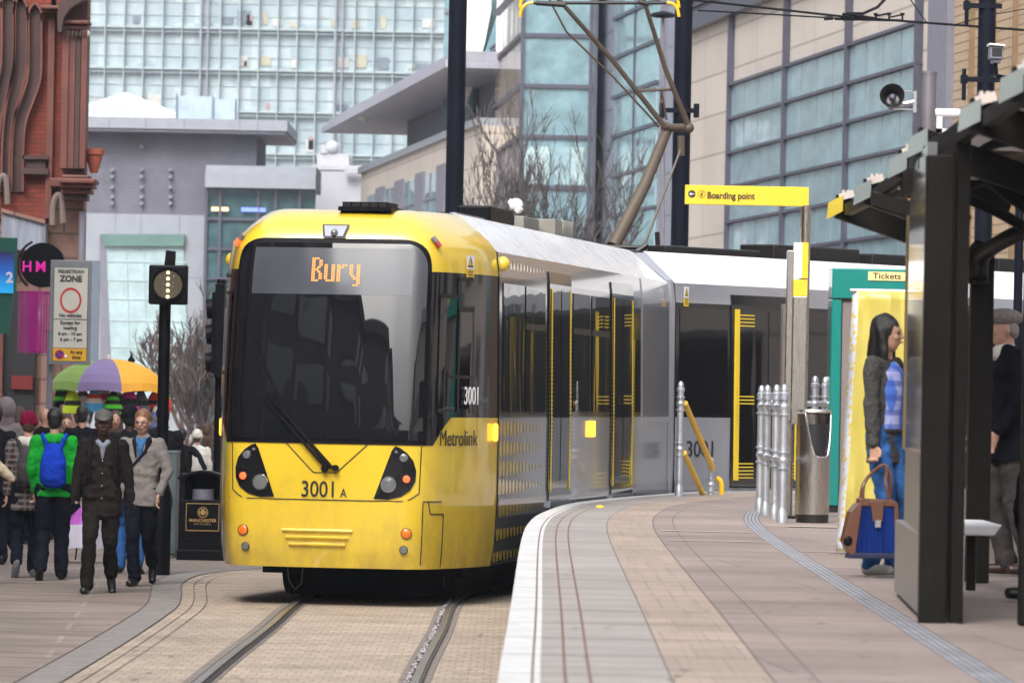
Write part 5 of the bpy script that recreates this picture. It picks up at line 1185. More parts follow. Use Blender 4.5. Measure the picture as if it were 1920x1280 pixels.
# yellow draped banner behind the woman
Z = 37.6; K = 1e4/Z; b = at0(1640, Z, ZP); t = thing('yellow_banner', b, 'crumpled glossy yellow banner with a patterned edge, hanging behind the woman', 'banner')
m, tt, P, N, Lk = nmat('yellow_vinyl'); v = tc(N, Lk); P.inputs['Base Color'].default_value = (.82,.66,.10,1); P.inputs['Roughness'].default_value = .3
nn = noise(N, Lk, tc(N, Lk, (1,1,.5)), 3, 2); bump(N, Lk, P, nn, .6, .05); Lk.new(ramp(N, Lk, nn, [(.3,(.52,.43,.085)),(.7,(.57,.48,.12))]), P.inputs['Base Color'])
m2, tt, P, N, Lk = nmat('patterned_edge'); v = tc(N, Lk); vo = N.new('ShaderNodeTexVoronoi'); vo.inputs['Scale'].default_value = 22; Lk.new(v, vo.inputs['Vector']); Lk.new(ramp(N, Lk, vo.outputs['Distance'], [(.3,(.75,.55,.08)),(.4,(.62,.66,.78)),(.7,(.7,.7,.72))]), P.inputs['Base Color'])
g = MB(); ny = 26; nx = 12
zt_ = at(1640,545,Z).z-ZP; rr = random.Random(2)
for i in range(ny+1):
    f = i/ny; z = .02+(zt_-.02)*f; xl = (1598 - 22*(1-f)**1.2); 
    for j in range(nx+1):
        x = (xl + (1715-xl)*j/nx - 1640)/K; y = .02*math.sin(z*7+j*.8)+.012*math.sin(j*1.7+z*3)+ (.06 if j == 0 else 0)
        g.v.append(Vector((x, y, z)))
for i in range(ny):
    for j in range(nx): g.f.append([i*(nx+1)+j, i*(nx+1)+j+1, (i+1)*(nx+1)+j+1, (i+1)*(nx+1)+j]); g.m.append(1 if j < 1 else 0)
o = g.build('sheet', [m, m2], t, True, True); sm = o.modifiers.new('thick', 'SOLIDIFY'); sm.thickness = .012
g = MB(); g.tube([(.0,.05,0),(.0,.05,zt_)], .02, 8); g.tube([(-.18,.03,zt_),(.3,.03,zt_)], .014, 8); g.bx(-.12,.14,-.1,.2,0,.02); g.build('stand', M['steel'], t, local=True)
# ------------------------------------------------------------------ shelter
sh = thing('tram_shelter', (2.4, 28, ZP), 'dark brown steel tram shelter with curved roof ribs at the right edge', 'shelter')
M['bronze'] = pm('dark_bronze', (.008,.007,.0055), .5, metal=.0, var=.25, scale=2, dirt=.25, dcol=(.03,.025,.02), ior=1.25)
M['ribend'] = pm('rib_end_grey', (.20,.23,.225), .35)
def vpost(name, px0, px1, ytop, ybot, mat, Z=None, dep=.12, bev=.006):
    c = gr((px0+px1)/2, ybot, ZP); Z_ = Z or c.y; k = 1e4/Z_; x0 = at(px0, ybot-100, Z_).x; x1 = at(px1, ybot-100, Z_).x
    g = MB(); g.bx(x0, x1, Z_, Z_+dep, ZP+.0, at(px0, ytop, Z_).z); return g.build(name, mat, sh, bev=bev), Z_
vpost('post', 1725, 1776, 290, 1168, M['bronze']); vpost('post', 1781, 1807, 225, 1168, M['bronze'])
g = MB(); c = gr(1778, 1160, ZP); g.bx(c.x-.01, c.x+.008, c.y+.03, c.y+.1, ZP, 3.1); g.build('post_web', M['ink'], sh)
vpost('post', 1813, 1856, 470, 1092, M['bronze'], dep=.14); vpost('post', 1913, 1960, 200, 1172, M['bronze'])
# advertising cabinet seen edge on: steel plinth, glass
A0 = gr(1727, 1166, ZP); A1 = Vector((A0.x-.0, 0, 0)); 
def quadbox(name, pts_, z0, z1, mats, parent=sh):
    g = MB(); n = len(pts_); vs = [(x,y,z0) for x,y in pts_]+[(x,y,z1) for x,y in pts_]
    g.add(vs, [tuple(range(n))[::-1], tuple(range(n,2*n))]+[(i,(i+1)%n,n+(i+1)%n,n+i) for i in range(n)]); return g.build(name, mats, parent)
M['lsteel'] = pm('light_steel', (.27,.26,.25), .35, metal=.3, dirt=.3)
q0 = gr(1724,1165,ZP); q1 = gr(1676,1115,ZP)
pp = [(q1.x,q1.y),(q0.x,q0.y),(q0.x+.05,q0.y+.02),(q1.x+.12,q1.y+.3)]
quadbox('cabinet_plinth', pp, ZP+.03, ZP+.42, M['lsteel']); 
pp2 = [(q1.x+.05,q1.y+.02),(q0.x+.0,q0.y+.03),(q0.x+.05,q0.y+.06),(q1.x+.14,q1.y+.3)]
quadbox('cabinet_panel', pp2, ZP+.422, ZP+.82, M['lsteel'])
quadbox('advert_glass', pp2, ZP+.823, ZP+2.36, pm('mirror_glass', (.34,.34,.36), .12, metal=.35, coat=1, bmp=.1, bs=1.2, bd=.1))
g = MB(); c = at(1697,1000,31.5); g.bx(c.x-.03, c.x+.025, 31.4, 31.46, ZP+.8, at(1697,372,31.4).z, 0); g.bx(c.x-.032, c.x+.027, 31.385, 31.395, at(1697,392,31.4).z, at(1697,372,31.4).z, 1)
g.build('ochre_post', [pm('ochre_metal', (.23,.17,.07), .35, metal=.4), M['signyel']], sh)
# roof fascia and ribs
zr_ = 3.27
fa = MB(); P0 = at(1578,392,35.6); P1 = at(1990,118,20.5)
ribs = [(1572,388,34.9,1),(1624,360,32.2,0),(1690,308,29.6,0),(1728,268,27.8,0),(1826,216,24.9,0),(1905,160,22.8,0)]
cps = [at(x, y, Zr) for x, y, Zr, k in ribs]
for i in range(len(cps)-1): fa.bar(cps[i]+Vector((.06,0,-.02)), cps[i+1]+Vector((.06,0,-.02)), .05, .075)
fa.build('roof_edge_beam', M['bronze'], sh)
for (x, y, Zr, k), c in zip(ribs, cps):
    g = MB(); e = c+Vector((.62,.1,-.20)); g.bar(c+Vector((.0,0,0)), e, .07, .15, k=0)
    g.bar(c+Vector((-.006,-.05,0)), c+Vector((-.006,.05,0)), .02, .155, k=0)
    g.prism([(-.05,-.085),(.055,-.03),(.055,.075),(-.04,.025)], c+Vector((-.03,-.075,0)), (1,0,0), (0,0,1), (0,.025,0), 1)
    g.build('roof_rib', [M['bronze'], M['ribend'] if not k else pm('yellow_rib_end', (.5,.38,.03), .4)], sh)
for i in range(len(cps)):
    if i in (3,): continue
    c = cps[i]+Vector((.05,.0,.09)); g = MB(); g.box(c-Vector((0,0,.015)), (.10,.12,.045), rot=Matrix.Rotation(-.3,3,'Y'))
    for q in range(2): g.box(c+Vector((-.02+.03*q,0,.01)), (.014,.1,.02))
    g.build('roof_clip', pm('pale_clip%d'%i, (.50,.44,.40), .5), sh)
def hoop(pts_, r, mat='bronze'):
    g = MB(); g.tube(catmull([at(*q) for q in pts_], 8), r, 12); return g.build('roof_hoop', M[mat], sh, True)
hoop([(1812,308,28),(1850,278,28),(1890,266,27.8),(1990,268,27.5)], .028, 'mull')
hoop([(1812,340,28.2),(1850,330,28.2),(1900,362,28),(1990,430,28)], .055)
hoop([(1812,372,28.4),(1860,392,28.4),(1920,425,28.4),(1990,468,28.4)], .03)
hoop([(1836,520,32),(1842,480,32),(1880,452,31.5),(1920,434,31.2),(1990,410,31)], .05)
g = MB(); a = at(1836,470,32.07); g.sphere(a, .062, 14, 10); g.tube([a, a-Vector((0,0,.2))], .06, 14); g.build('post_cap', M['bronze'], sh, True)
g = MB(); q = [at(x, y, Zr) for x, y, Zr in ((1812,305,28.1),(1850,282,28.1),(1920,284,27.9),(1990,290,27.8),(1990,470,27.9),(1920,400,28.0),(1860,335,28.1),(1812,338,28.1))]
n = len(q); g.add(q+[v+Vector((0,.02,.0)) for v in q], [tuple(range(n)), tuple(range(n,2*n))[::-1]]+[(i,(i+1)%n,n+(i+1)%n,n+i) for i in range(n)])
g.build('roof_gable_panel', pm('translucent_cream', (.55,.47,.36), .5), sh)
g = MB(); q = [(1782,232,25.5),(1990,90,20.5),(1990,200,21),(1850,300,27),(1782,310,28)]
for a_, b_, w_, h_ in (((1730,300,28),(1850,215,25),.05,.10),((1700,345,29.5),(1790,305,28),.05,.13),((1640,372,31.8),(1727,395,29.5),.05,.08),((1845,222,25),(1990,262,25),.05,.16),((1925,160,22.8),(1990,178,22.8),.05,.2)):
    g = MB(); g.bar(at(*a_), at(*b_), w_, h_); g.build('roof_brace', M['bronze'], sh)
g = MB()   # curved roof sheet above, receding
prof = [(0,0),(.25,.13),(.6,.24),(1.0,.28)]
for i in range(len(prof)-1):
    (a, za), (b_, zb_) = prof[i], prof[i+1]; z = 3.40
    g.add([(2.22+a,21,z+za),(2.22+b_,21,z+zb_),(2.42+b_,35.5,z+zb_-.0),(2.42+a,35.5,z+za)], [(0,1,2,3)])
o = g.build('roof_sheet', glassy('roof_sheet', (.10,.11,.11), .3, 1.5), sh); sm = o.modifiers.new('thick', 'SOLIDIFY'); sm.thickness = .02
g = MB(); c = at(1697,330,30.5); g.tube(catmull([c+Vector((.0,0,.1)), c+Vector((-.02,0,-.02)), c+Vector((.0,0,-.12)), c+Vector((.02,0,-.2))],4), .016, 8); g.tube(catmull([c+Vector((.06,0,.08)), c+Vector((.0,0,-.08)), c+Vector((-.05,0,.02))],4), .014, 8); g.sphere(c+Vector((.02,-.02,-.1)), .014, k=1); g.sphere(c+Vector((-.01,-.02,-.04)), .012, k=1)
g.build('bracket', [pm('brown_bracket', (.10,.05,.03), .5), M['chrome']], sh, True)
# bench
b = at(1838, 990, 30.8); t = thing('bench_seat', (b.x, b.y, ZP), 'white perch seat between the dark shelter posts', 'seat')
g = MB(); g.prism([(-.14,.0),(.10,.0),(.055,-.065),(-.14,-.065)], (b.x, b.y-.3, b.z+.03), (1,0,0), (0,0,1), (0,1.2,0)); g.build('seat', M['white'], t, bev=.01)
g = MB(); g.tube([(b.x-.05,b.y,ZP),(b.x-.05,b.y,b.z-.04)], .03, 10); g.build('leg', M['bronze'], t)
# grey utility cabinet behind the man
t, w, h = box_thing('platform_cabinet', 1852, 890, 1930, 1064, 36, .3, None, 'brown grey cabinet standing behind the old man', 'cabinet'); t.location.z = ZP
cb = pm('cabinet_brown', (.20,.165,.145), .5)
g = MB(); g.bx(-w/2, w/2, 0, .35, 0, .98); g.build('casing', cb, t, local=True, bev=.008); g = MB(); g.bx(-w/2+.03, w/2-.03, -.008, 0, .04, .94); g.build('door', cb, t, local=True)
# speaker pole
Z = 37.5; b = at0(1731, Z, ZP); t = thing('speaker_pole', b, 'grey steel tube pole standing behind the shelter roof', 'pole'); k = 1e4/Z
zt_ = at(1733,137,Z).z-ZP; g = MB(); g.tube([(0,0,0),(0,0,zt_)], .056, 24); g.lathe([(.060,zt_-.01),(.060,zt_+.01)], (0,0,0), 24); g.lathe([(.059,zt_-.38),(.059,zt_-.36)], (0,0,0), 24); g.build('tube', pm('pole_grey', (.22,.21,.23), .4, metal=.5), t, True, True)
zz_ = at(1760,212,Z).z-ZP; g = MB(); g.tube([(.05,0,zz_),(.62,0,zz_)], .032, 14); g.bx(.06,.10,-.02,.02,zz_-.14,zz_); g.bx(.06,.14,-.02,.02,zz_-.14,zz_-.11); g.build('cross_tube', M['white'], t, True, True)
c = at(1674,188,Z); t = thing('horn_speaker', c, 'round black horn loudspeaker mounted on the grey pole', 'loudspeaker')
ax = Vector((-.12,-1,.30)).normalized()
g = MB(); g.tube([c-ax*.0, c+ax*.10], [.062,.086], 28, cap=False, k=0); g.tube([c+ax*.10, c+ax*.10-ax*.008, c+ax*.02], [.088,.080,.045], 28, cap=False, k=1); g.tube([c-ax*.07, c], [.05,.062], 24, k=0); g.sphere(c+ax*.055, .028, 14, 10, k=2)
g.build('horn', [pm('speaker_grey', (.10,.10,.10), .4), M['ink'], M['mull']], t, True)
g = MB(); e = at(1718,190,Z); g.tube([c+Vector((0,0,-.06)), e+Vector((-.03,0,-.06)), e+Vector((-.01,0,-.05))], .007, 6); g.tube([c+Vector((.03,0,.06)), e+Vector((-.04,0,.07)), e+Vector((-.02,0,.05))], .006, 6); g.tube([c+Vector((.05,0,-.03)), e], .014, 8); g.bx(e.x-.02,e.x+.0,e.y-.03,e.y+.03,e.z-.08,e.z+.07)
g.build('bracket', M['chrome'], t)
Z = 60; c = at(1867,100,Z); t = thing('cctv_camera', c, 'square camera with a white sunshield on a short stalk by the third black pole', 'camera')
k = 1e4/Z; g = MB(); g.box((c.x,c.y,c.z-.0), (.15,.30,.14)); g.box((c.x-.0,c.y,c.z-.09), (.10,.22,.05)); g.build('housing', M['gpil'], t, bev=.008)
g = MB(); g.box((c.x,c.y-.01,c.z+.085), (.175,.36,.02), rot=Matrix.Rotation(.08,3,'Y')); g.build('sunshield', M['white'], t)
g = MB(); g.box((c.x,c.y-.152,c.z-.0), (.11,.01,.09)); g.build('lens_window', M['ink'], t)
g = MB(); g.tube([(c.x,c.y,c.z-.11),(c.x+.01,c.y,c.z-.24)], .022, 8); g.lathe([(.07,-.26),(.07,-.245),(.03,-.235)], (c.x+.01,c.y,c.z), 14); g.bar((c.x+.01,c.y,c.z-.26),(c.x+.3,c.y+.0,c.z-.28), .04,.04); g.tube([(c.x+.3,c.y,ZP),(c.x+.3,c.y,c.z-.2)], .05, 10); g.build('stalk', M['navy'], t)
# ------------------------------------------------------------------ people
from mathutils import noise as mnoise
JOBS = []
def ball(g, c, r, sc=(1,1,1), n=14, m=10): g.sphere(c, r, n, m, sc=sc)
def cap(g, pts_, rs, fl=1, side=None, n=14):
    pts_ = [Vector(p) for p in pts_]; a, b = pts_[0], pts_[-1]
    d0 = (pts_[1]-a).normalized(); d1 = (b-pts_[-2]).normalized(); P_ = []; R_ = []
    f0 = .6 if fl != 1 else 1
    for t_ in (80, 55, 30): P_.append(a - d0*rs[0]*math.sin(R(t_))*f0); R_.append(rs[0]*math.cos(R(t_)))
    P_ += pts_; R_ += list(rs)
    for t_ in (30, 55, 80): P_.append(b + d1*rs[-1]*math.sin(R(t_))*f0); R_.append(rs[-1]*math.cos(R(t_)))
    g.tube(P_, R_, n, side=side, fl=fl)
def ik(a, b, l1, l2, bend):
    a = Vector(a); b = Vector(b); d = b-a; L = min(d.length, (l1+l2)*.999); d.normalize(); b2 = a+d*L
    x = (l1*l1-l2*l2+L*L)/(2*L); h = math.sqrt(max(1e-6, l1*l1-x*x)); v = Vector(bend); v = (v-d*v.dot(d)).normalized()
    return a+d*x+v*h, b2
def hand(g, w, d, side_, curl=.6, palm_n=None, k=1):
    # w wrist, d pointing direction of the hand, side_ thumb side
    w = Vector(w); d = Vector(d).normalized(); s_ = Vector(side_); s_ = (s_-d*s_.dot(d)).normalized(); nrm = d.cross(s_)*k
    pc = w+d*.05; cap(g, [w, w+d*.03, w+d*.085], [.026,.036,.038], fl=.45, side=s_, n=12)
    for i, (o_, l) in enumerate(((.030,.070),(.010,.078),(-.010,.073),(-.030,.058))):
        b = w+d*.09+s_*o_; c = curl; p1 = b+(d*math.cos(c*.5)+nrm*math.sin(c*.5))*l*.45; p2 = p1+(d*math.cos(c*1.3)+nrm*math.sin(c*1.3))*l*.33; p3 = p2+(d*math.cos(c*2)+nrm*math.sin(c*2))*l*.25
        cap(g, [b-d*.01, p1, p2, p3], [.0105,.0095,.009,.008], n=8)
    b = w+d*.03+s_*.03; cap(g, [b, b+(s_*.7+d*.7+nrm*.3)*.035, b+(s_*.35+d*.95+nrm*.5)*.065], [.013,.011,.009], n=8)
def person(loc, rz, H, label, coat, pants, skin, hair=None, hairstyle='short', hem=.80, feet=((-.1,0,0,0),(.1,.0,0,0)), hands=((-.26,-.02,.82),(.26,-.02,.82)),
           shoes='shoe_black', sleeve=1, group='people walking in the street', lean=0, hat=None, glove=None, vox=.013, lowpoly=False, coatw=1.0, elbow=((-.5,.8,0),(.5,.8,0)), head=(0,0), extras=None, hood=None, curl=.6, collar=True, pantw=1.0, name='person'):
    t = thing(name, loc, label, 'person', group, rz=rz); k = H/1.75
    root = Matrix.Identity(3)*k
    S_ = {}
    def G(nm, m_, v=None): 
        if nm not in S_: S_[nm] = (MB(), m_, v or vox)
        return S_[nm][0]
    lz = lean
    def tp(z, y=0): return Vector((0, y - lz*(z-.9), z))
    body = G('body', M[skin]); hip = .93
    sh_z = 1.425; shs = [Vector((s_*.175, -lz*.5+.01, sh_z)) for s_ in (-1, 1)]
    hc_ = Vector((0, -.015-lz*.75, 1.635)); fw = Vector((math.sin(head[0]), -math.cos(head[0]), head[1])).normalized(); sd_ = Vector((math.cos(head[0]), math.sin(head[0]), 0)); up = Vector((0,0,1))
    # skin body
    cap(body, [tp(.93), tp(1.08), tp(1.28), tp(1.40)], [.13,.12,.135,.12], fl=.6, side=(1,0,0)); cap(body, [tp(1.42), hc_-up*.05+Vector((0,.02,0))], [.055,.05])
    ball(body, hc_+up*.02, .115, (.66,.80,.98), 18, 14); ball(body, hc_+fw*.022-up*.045, .075, (.78,.85,.95)); ball(body, hc_+fw*.045-up*.085, .034, (1.05,.8,.7))
    cap(body, [hc_+fw*.088+up*.015, hc_+fw*.108-up*.018], [.009,.014], n=8); ball(body, hc_+fw*.088-up*.052, .018, (1.5,.7,.6))
    for s_ in (-1, 1): ball(body, hc_+sd_*s_*.077-fw*.005-up*.005, .026, (.4,.8,1.2)); ball(body, hc_+fw*.08+sd_*s_*.035-up*.02, .024, (1,.5,.8))
    cap(body, [hc_+fw*.085+sd_*-.035+up*.028, hc_+fw*.085+sd_*.035+up*.028], [.010,.010], n=8)
    # legs
    pt = G('trousers', M[pants]); shm = M[shoes] if isinstance(shoes, str) else shoes
    for i, s_ in enumerate((-1, 1)):
        fx_, fy_, fz_, fp = feet[i]; hp = Vector((s_*.085, 0, .92)); an = Vector((fx_, fy_+.02, fz_+.085)); kn, an = ik(hp, an, .43, .425, (0,-1,0))
        cap(body, [hp, kn, an], [.075,.052,.038]); w = pantw
        cap(pt, [hp+Vector((0,0,.02)), (hp+kn)/2, kn, (kn+an)/2, an+Vector((0,0,.0))], [.098*w,.09*w,.072*w,.068*w,.066*w]); 
        sg = G('shoe_left' if i else 'shoe_right', shm); fd = Vector((.12*s_, -math.cos(fp), -math.sin(fp))).normalized(); hl = an+Vector((0,.025,-.03)) - Vector((0,0,.012))
        cap(body, [an, hl, hl+fd*.15], [.035,.032,.028], n=8); cap(sg, [hl-fd*.005, hl+fd*.08, hl+fd*.185], [.044,.045,.038], fl=.9, side=(1,0,0), n=12); ball(sg, hl+Vector((0,0,.03)), .045)
    cap(pt, [tp(.90), tp(1.02)], [.155,.145], fl=.72, side=(1,0,0))
    # coat
    if coat:
        ct = G('coat', M[coat]); w = coatw
        zs__ = [hem+.03, .95, 1.08, 1.25, 1.36]; rs__ = [.178*w,.172*w,.163*w,.182*w,.175*w]
        if hem > .9: zs__ = [hem, 1.08, 1.25, 1.36]; rs__ = rs__[1:]
        # keep the hem cut straight: flat ended tube
        P_ = [tp(z) for z in [hem]+zs__]; ct.tube(P_+[tp(1.42), tp(1.47)], [rs__[0]]+rs__+[.135*w,.07], 20, side=(1,0,0), fl=.66)
        for i, s_ in enumerate((-1, 1)):
            cap(ct, [tp(1.425)+Vector((s_*.05,0,0)), shs[i]+Vector((-s_*.015,0,-.01))], [.07*w,.064*w])
    if collar and coat and not hood: cap(ct, [tp(1.45)+Vector((-.03,.0,0)), tp(1.47)+Vector((.03,.0,0))], [.072,.072])
    for i, s_ in enumerate((-1, 1)):
        hd = Vector(hands[i]); el_, wr = ik(shs[i], hd, .285, .25, elbow[i])
        cap(body, [shs[i], el_, wr], [.045,.038,.028])
        if coat: cap(ct, [shs[i], (shs[i]+el_)/2, el_, (el_+wr)/2, wr-(wr-el_).normalized()*.02], [.068*coatw,.061*coatw,.055*coatw,.05,.045])
        d_ = (wr-el_).normalized(); 
        hg = body if not glove else G('glove_left' if i else 'glove_right', M[glove], .009)
        if not lowpoly: hand(hg, wr, (d_+Vector((0,0,-.6))).normalized(), (0,-1,.2), curl, k=-s_)
        else: hand(hg, wr, (d_+Vector((0,0,-.6))).normalized(), (0,-1,.2), curl, k=-s_)
    if hood:
        h_ = G('hood', M[hood]); cap(h_, [tp(1.46)+Vector((-.07,.06,.0)), tp(1.44)+Vector((0,.10,.0)), tp(1.46)+Vector((.07,.06,0))], [.06,.07,.06]); cap(h_, [tp(1.47)+Vector((-.05,-.03,0)), tp(1.47)+Vector((.05,-.03,0))], [.06,.06])
    if hair:
        hr = G('hair', M[hair])
        if hairstyle == 'short': ball(hr, hc_+up*.052-fw*.012, .112, (.75,.86,.90), 18, 12); ball(hr, hc_-fw*.045+up*.0, .085, (.85,.75,1.0))
        elif hairstyle == 'long':
            ball(hr, hc_+up*.035-fw*.02, .122, (.75,.85,.92), 18, 12); cap(hr, [hc_-fw*.06+up*.02, hc_-fw*.085-up*.14, hc_-fw*.07-up*.34], [.078,.07,.042], fl=.8, side=sd_)
            for s_ in (-1, 1): cap(hr, [hc_+sd_*s_*.07-fw*.02+up*.03, hc_+sd_*s_*.082-fw*.0-up*.12, hc_+sd_*s_*.085+fw*.015-up*.33], [.036,.034,.018])
        elif hairstyle == 'beard': ball(hr, hc_+up*.03-fw*.03, .11, (.73,.8,.8))
        elif hairstyle == 'fringe':
            for s_ in (-1,1): ball(hr, hc_+sd_*s_*.062-fw*.04-up*.0, .045, (.7,1,1))
            ball(hr, hc_-fw*.06-up*.01, .075, (.95,.6,.8))
    if hat:
        kind, hm_ = hat; ht = G('hat', M[hm_])
        if kind == 'beanie': ball(ht, hc_+up*.055-fw*.012, .125, (.74,.84,.88), 18, 12); cap(ht, [hc_+up*.035+sd_*-.05-fw*.01, hc_+up*.035+sd_*.05-fw*.01], [.09,.09], fl=.5, side=fw)
        elif kind == 'cap': ball(ht, hc_+up*.06-fw*.012, .120, (.78,.88,.72), 18, 12); cap(ht, [hc_+up*.055+fw*.06, hc_+up*.04+fw*.135], [.07,.05], fl=.16, side=sd_)
        elif kind == 'flatcap': ball(ht, hc_+up*.075+fw*.0, .135, (.78,.98,.48), 18, 12); cap(ht, [hc_+up*.05+fw*.07, hc_+up*.035+fw*.14], [.065,.05], fl=.2, side=sd_)
        elif kind == 'hoodup': ball(ht, hc_+up*.02-fw*.02, .145, (.85,.95,1.0), 18, 12); cap(ht, [hc_-up*.08-fw*.03, hc_-up*.17], [.10,.11], fl=.8, side=sd_)
    # face marks
    eg = MB()
    for s_ in (-1, 1): eg.sphere(hc_+fw*.090+sd_*s_*.032+up*.008, .0095, 8, 6)
    S_['eye'] = (eg, M['ink'], 0); mg = MB(); mg.tube([hc_+fw*.101+sd_*-.022-up*.052, hc_+fw*.106-up*.05, hc_+fw*.101+sd_*.022-up*.052], .005, 6); S_['mouth'] = (mg, M['lips'], 0)
    if extras: extras(G, dict(tp=tp, hc=hc_, fw=fw, sd=sd_, up=up, shs=shs, S=S_))
    for nm, (g_, m_, v) in S_.items():
        if not g_.v: continue
        for q in range(len(g_.v)): g_.v[q] = g_.v[q]*k
        if nm == 'eye':
            h_ = len(g_.v)//2
            for e in range(2):
                e_ = MB(); e_.v = g_.v[e*h_:(e+1)*h_]; e_.f = [f for f in g_.f[:len(g_.f)//2]]; e_.m = [0]*len(e_.f); e_.build('eye', m_, t, True, True)
            continue
        nm2 = {'shoe_left':'shoe','shoe_right':'shoe','glove_left':'glove','glove_right':'glove'}.get(nm, nm)
        o = g_.build(nm2, m_, t, True, True)
        if v > 0:
            md = o.modifiers.new('r', 'REMESH'); md.mode = 'VOXEL'; md.voxel_size = v; md.use_smooth_shade = True
            ms = o.modifiers.new('s', 'SMOOTH'); ms.iterations = 3 if nm not in ('body',) else 1; ms.factor = .5; JOBS.append(o)
    return t
def cloth(name, col, rough=.9, var=.2, bs=9, bmp=.9, bd=.03, **k): return pm(name, col, max(rough,.85), var=var, scale=3, bmp=bmp, bs=bs, bd=bd, ior=1.15, **k)
M['shoe_black'] = pm('black_leather', (.01,.01,.011), .35); M['shoe_grey'] = pm('grey_trainer', (.16,.16,.17), .7); M['shoe_brown'] = pm('brown_leather', (.05,.02,.012), .3, coat=.4); M['shoe_white'] = pm('white_trainer', (.42,.42,.38), .6)
M['skin_dark'] = pm('dark_skin', (.06,.032,.022), .45, var=.1); M['skin_fair'] = pm('fair_skin', (.52,.30,.22), .5, var=.08); M['skin_tan'] = pm('tan_skin', (.44,.25,.17), .5, var=.08)
M['lips'] = pm('lips', (.20,.06,.05), .5)
M['coat_brown'] = cloth('brown_black_coat', (.019,.015,.014), .75, .35, bs=14, bmp=1); M['coat_grey'] = cloth('grey_jacket', (.215,.195,.185), .8); M['green'] = cloth('green_hoodie', (.012,.33,.035)); M['cream'] = cloth('cream_coat', (.50,.42,.30))
M['black_cloth'] = cloth('black_cloth', (.012,.012,.015)); M['navy_cloth'] = cloth('navy_coat', (.010,.011,.016), .8); M['hoodgrey'] = cloth('grey_hoodie', (.20,.17,.18)); M['brown_cloth'] = cloth('brown_coat', (.07,.05,.038)); M['bluegrey'] = cloth('blue_grey_coat', (.09,.11,.15))
M['denim_dark'] = cloth('dark_denim', (.009,.011,.018), .9, .35); M['denim_faded'] = cloth('faded_black_denim', (.017,.015,.013), .9, .5); M['denim_blue'] = cloth('blue_denim', (.035,.11,.30), .9, .5); M['trouser_grey'] = cloth('grey_trousers', (.075,.065,.065), .9, .2)
M['hair_black'] = pm('black_hair', (.008,.007,.007), .4, var=.4, st=(30,30,4), bmp=.5, bs=8); M['hair_ginger'] = pm('ginger_hair', (.17,.085,.04), .6, var=.3); M['hair_brown'] = pm('brown_hair', (.06,.03,.02), .6, var=.3); M['hair_grey'] = pm('grey_hair', (.25,.24,.23), .7, var=.3)
M['burgundy'] = cloth('burgundy_wool', (.17,.008,.035)); M['cap_grey'] = cloth('grey_cap', (.10,.095,.09)); M['tweed'] = pm('grey_tweed', (.20,.18,.165), .95, var=.4, scale=60, bmp=.4, bs=120); M['whitewool'] = cloth('white_wool', (.62,.6,.55))
M['bluebag'] = cloth('blue_backpack', (.010,.045,.42), .5); M['greybag'] = cloth('grey_backpack', (.06,.055,.06)); M['scarf'] = cloth('grey_blue_scarf', (.22,.24,.30)); M['blueshirt'] = cloth('blue_shirt', (.05,.16,.36)); M['cardigan'] = pm('knit_cardigan', (.052,.05,.046), .95, var=.25, scale=8, bmp=1, bs=45, bd=.02)
def plaid(name, base, c1, c2, sc_p=.07):
    m, t, P, N, Lk = nmat(name); c = N.new('ShaderNodeTexCoord'); sp = N.new('ShaderNodeSeparateXYZ'); Lk.new(c.outputs['Object'], sp.inputs[0]); col = base
    ad = N.new('ShaderNodeMath'); ad.operation = 'ADD'; Lk.new(sp.outputs[0], ad.inputs[0]); Lk.new(sp.outputs[1], ad.inputs[1])
    for o_, cc in ((ad.outputs[0], c1), (sp.outputs[2], c2)):
        mu = N.new('ShaderNodeMath'); mu.operation = 'MULTIPLY'; mu.inputs[1].default_value = 2*PI/sc_p; Lk.new(o_, mu.inputs[0]); si = N.new('ShaderNodeMath'); si.operation = 'SINE'; Lk.new(mu.outputs[0], si.inputs[0])
        gt = N.new('ShaderNodeMapRange'); gt.inputs[1].default_value = .1; gt.inputs[2].default_value = .5; gt.inputs[3].default_value = 0; gt.inputs[4].default_value = .62; Lk.new(si.outputs[0], gt.inputs[0]); col = mixc(N, Lk, gt.outputs[0], col, cc)
    Lk.new(col, P.inputs['Base Color']); P.inputs['Roughness'].default_value = .9; return m
M['plaid_dark'] = plaid('dark_plaid', (.035,.02,.025), (.16,.14,.13), (.24,.21,.2), .06); M['plaid_blue'] = plaid('blue_plaid', (.06,.15,.55), (.5,.5,.68), (.03,.07,.38), .09)
# --- extras
def ex_strap(G, q):
    for s_ in (-1, 1): g = G('backpack_strap', M['black_cloth']); cap(g, [Vector((s_*.115,.10,1.44)), Vector((s_*.12,-.03,1.505)), Vector((s_*.125,-.135,1.34)), Vector((s_*.13,-.125,1.12)), Vector((s_*.15,-.02,1.0))], [.022]*5)
    g = G('scarf', M['scarf']); cap(g, [q['tp'](1.46)+Vector((-.045,-.07,0)), q['tp'](1.40)+Vector((0,-.105,0)), q['tp'](1.46)+Vector((.045,-.07,0))], [.03,.035,.03]); cap(g, [q['tp'](1.42)+Vector((0,-.105,0)), q['tp'](1.31)+Vector((0,-.118,0))], [.035,.018])
    g = MB(); 
    for z in (1.28,1.16,1.04,.92): g.sphere((.0,-.132 if z > 1 else -.128,z), .008, 8, 6)
    q['S']['button'] = (g, M['chrome'], 0)
    g = G('coat', M['coat_brown'])
    for s_ in (-1, 1):
        for z in (1.24, .93): cap(g, [Vector((s_*.07,-.112,z)), Vector((s_*.115,-.10,z))], [.028,.026])
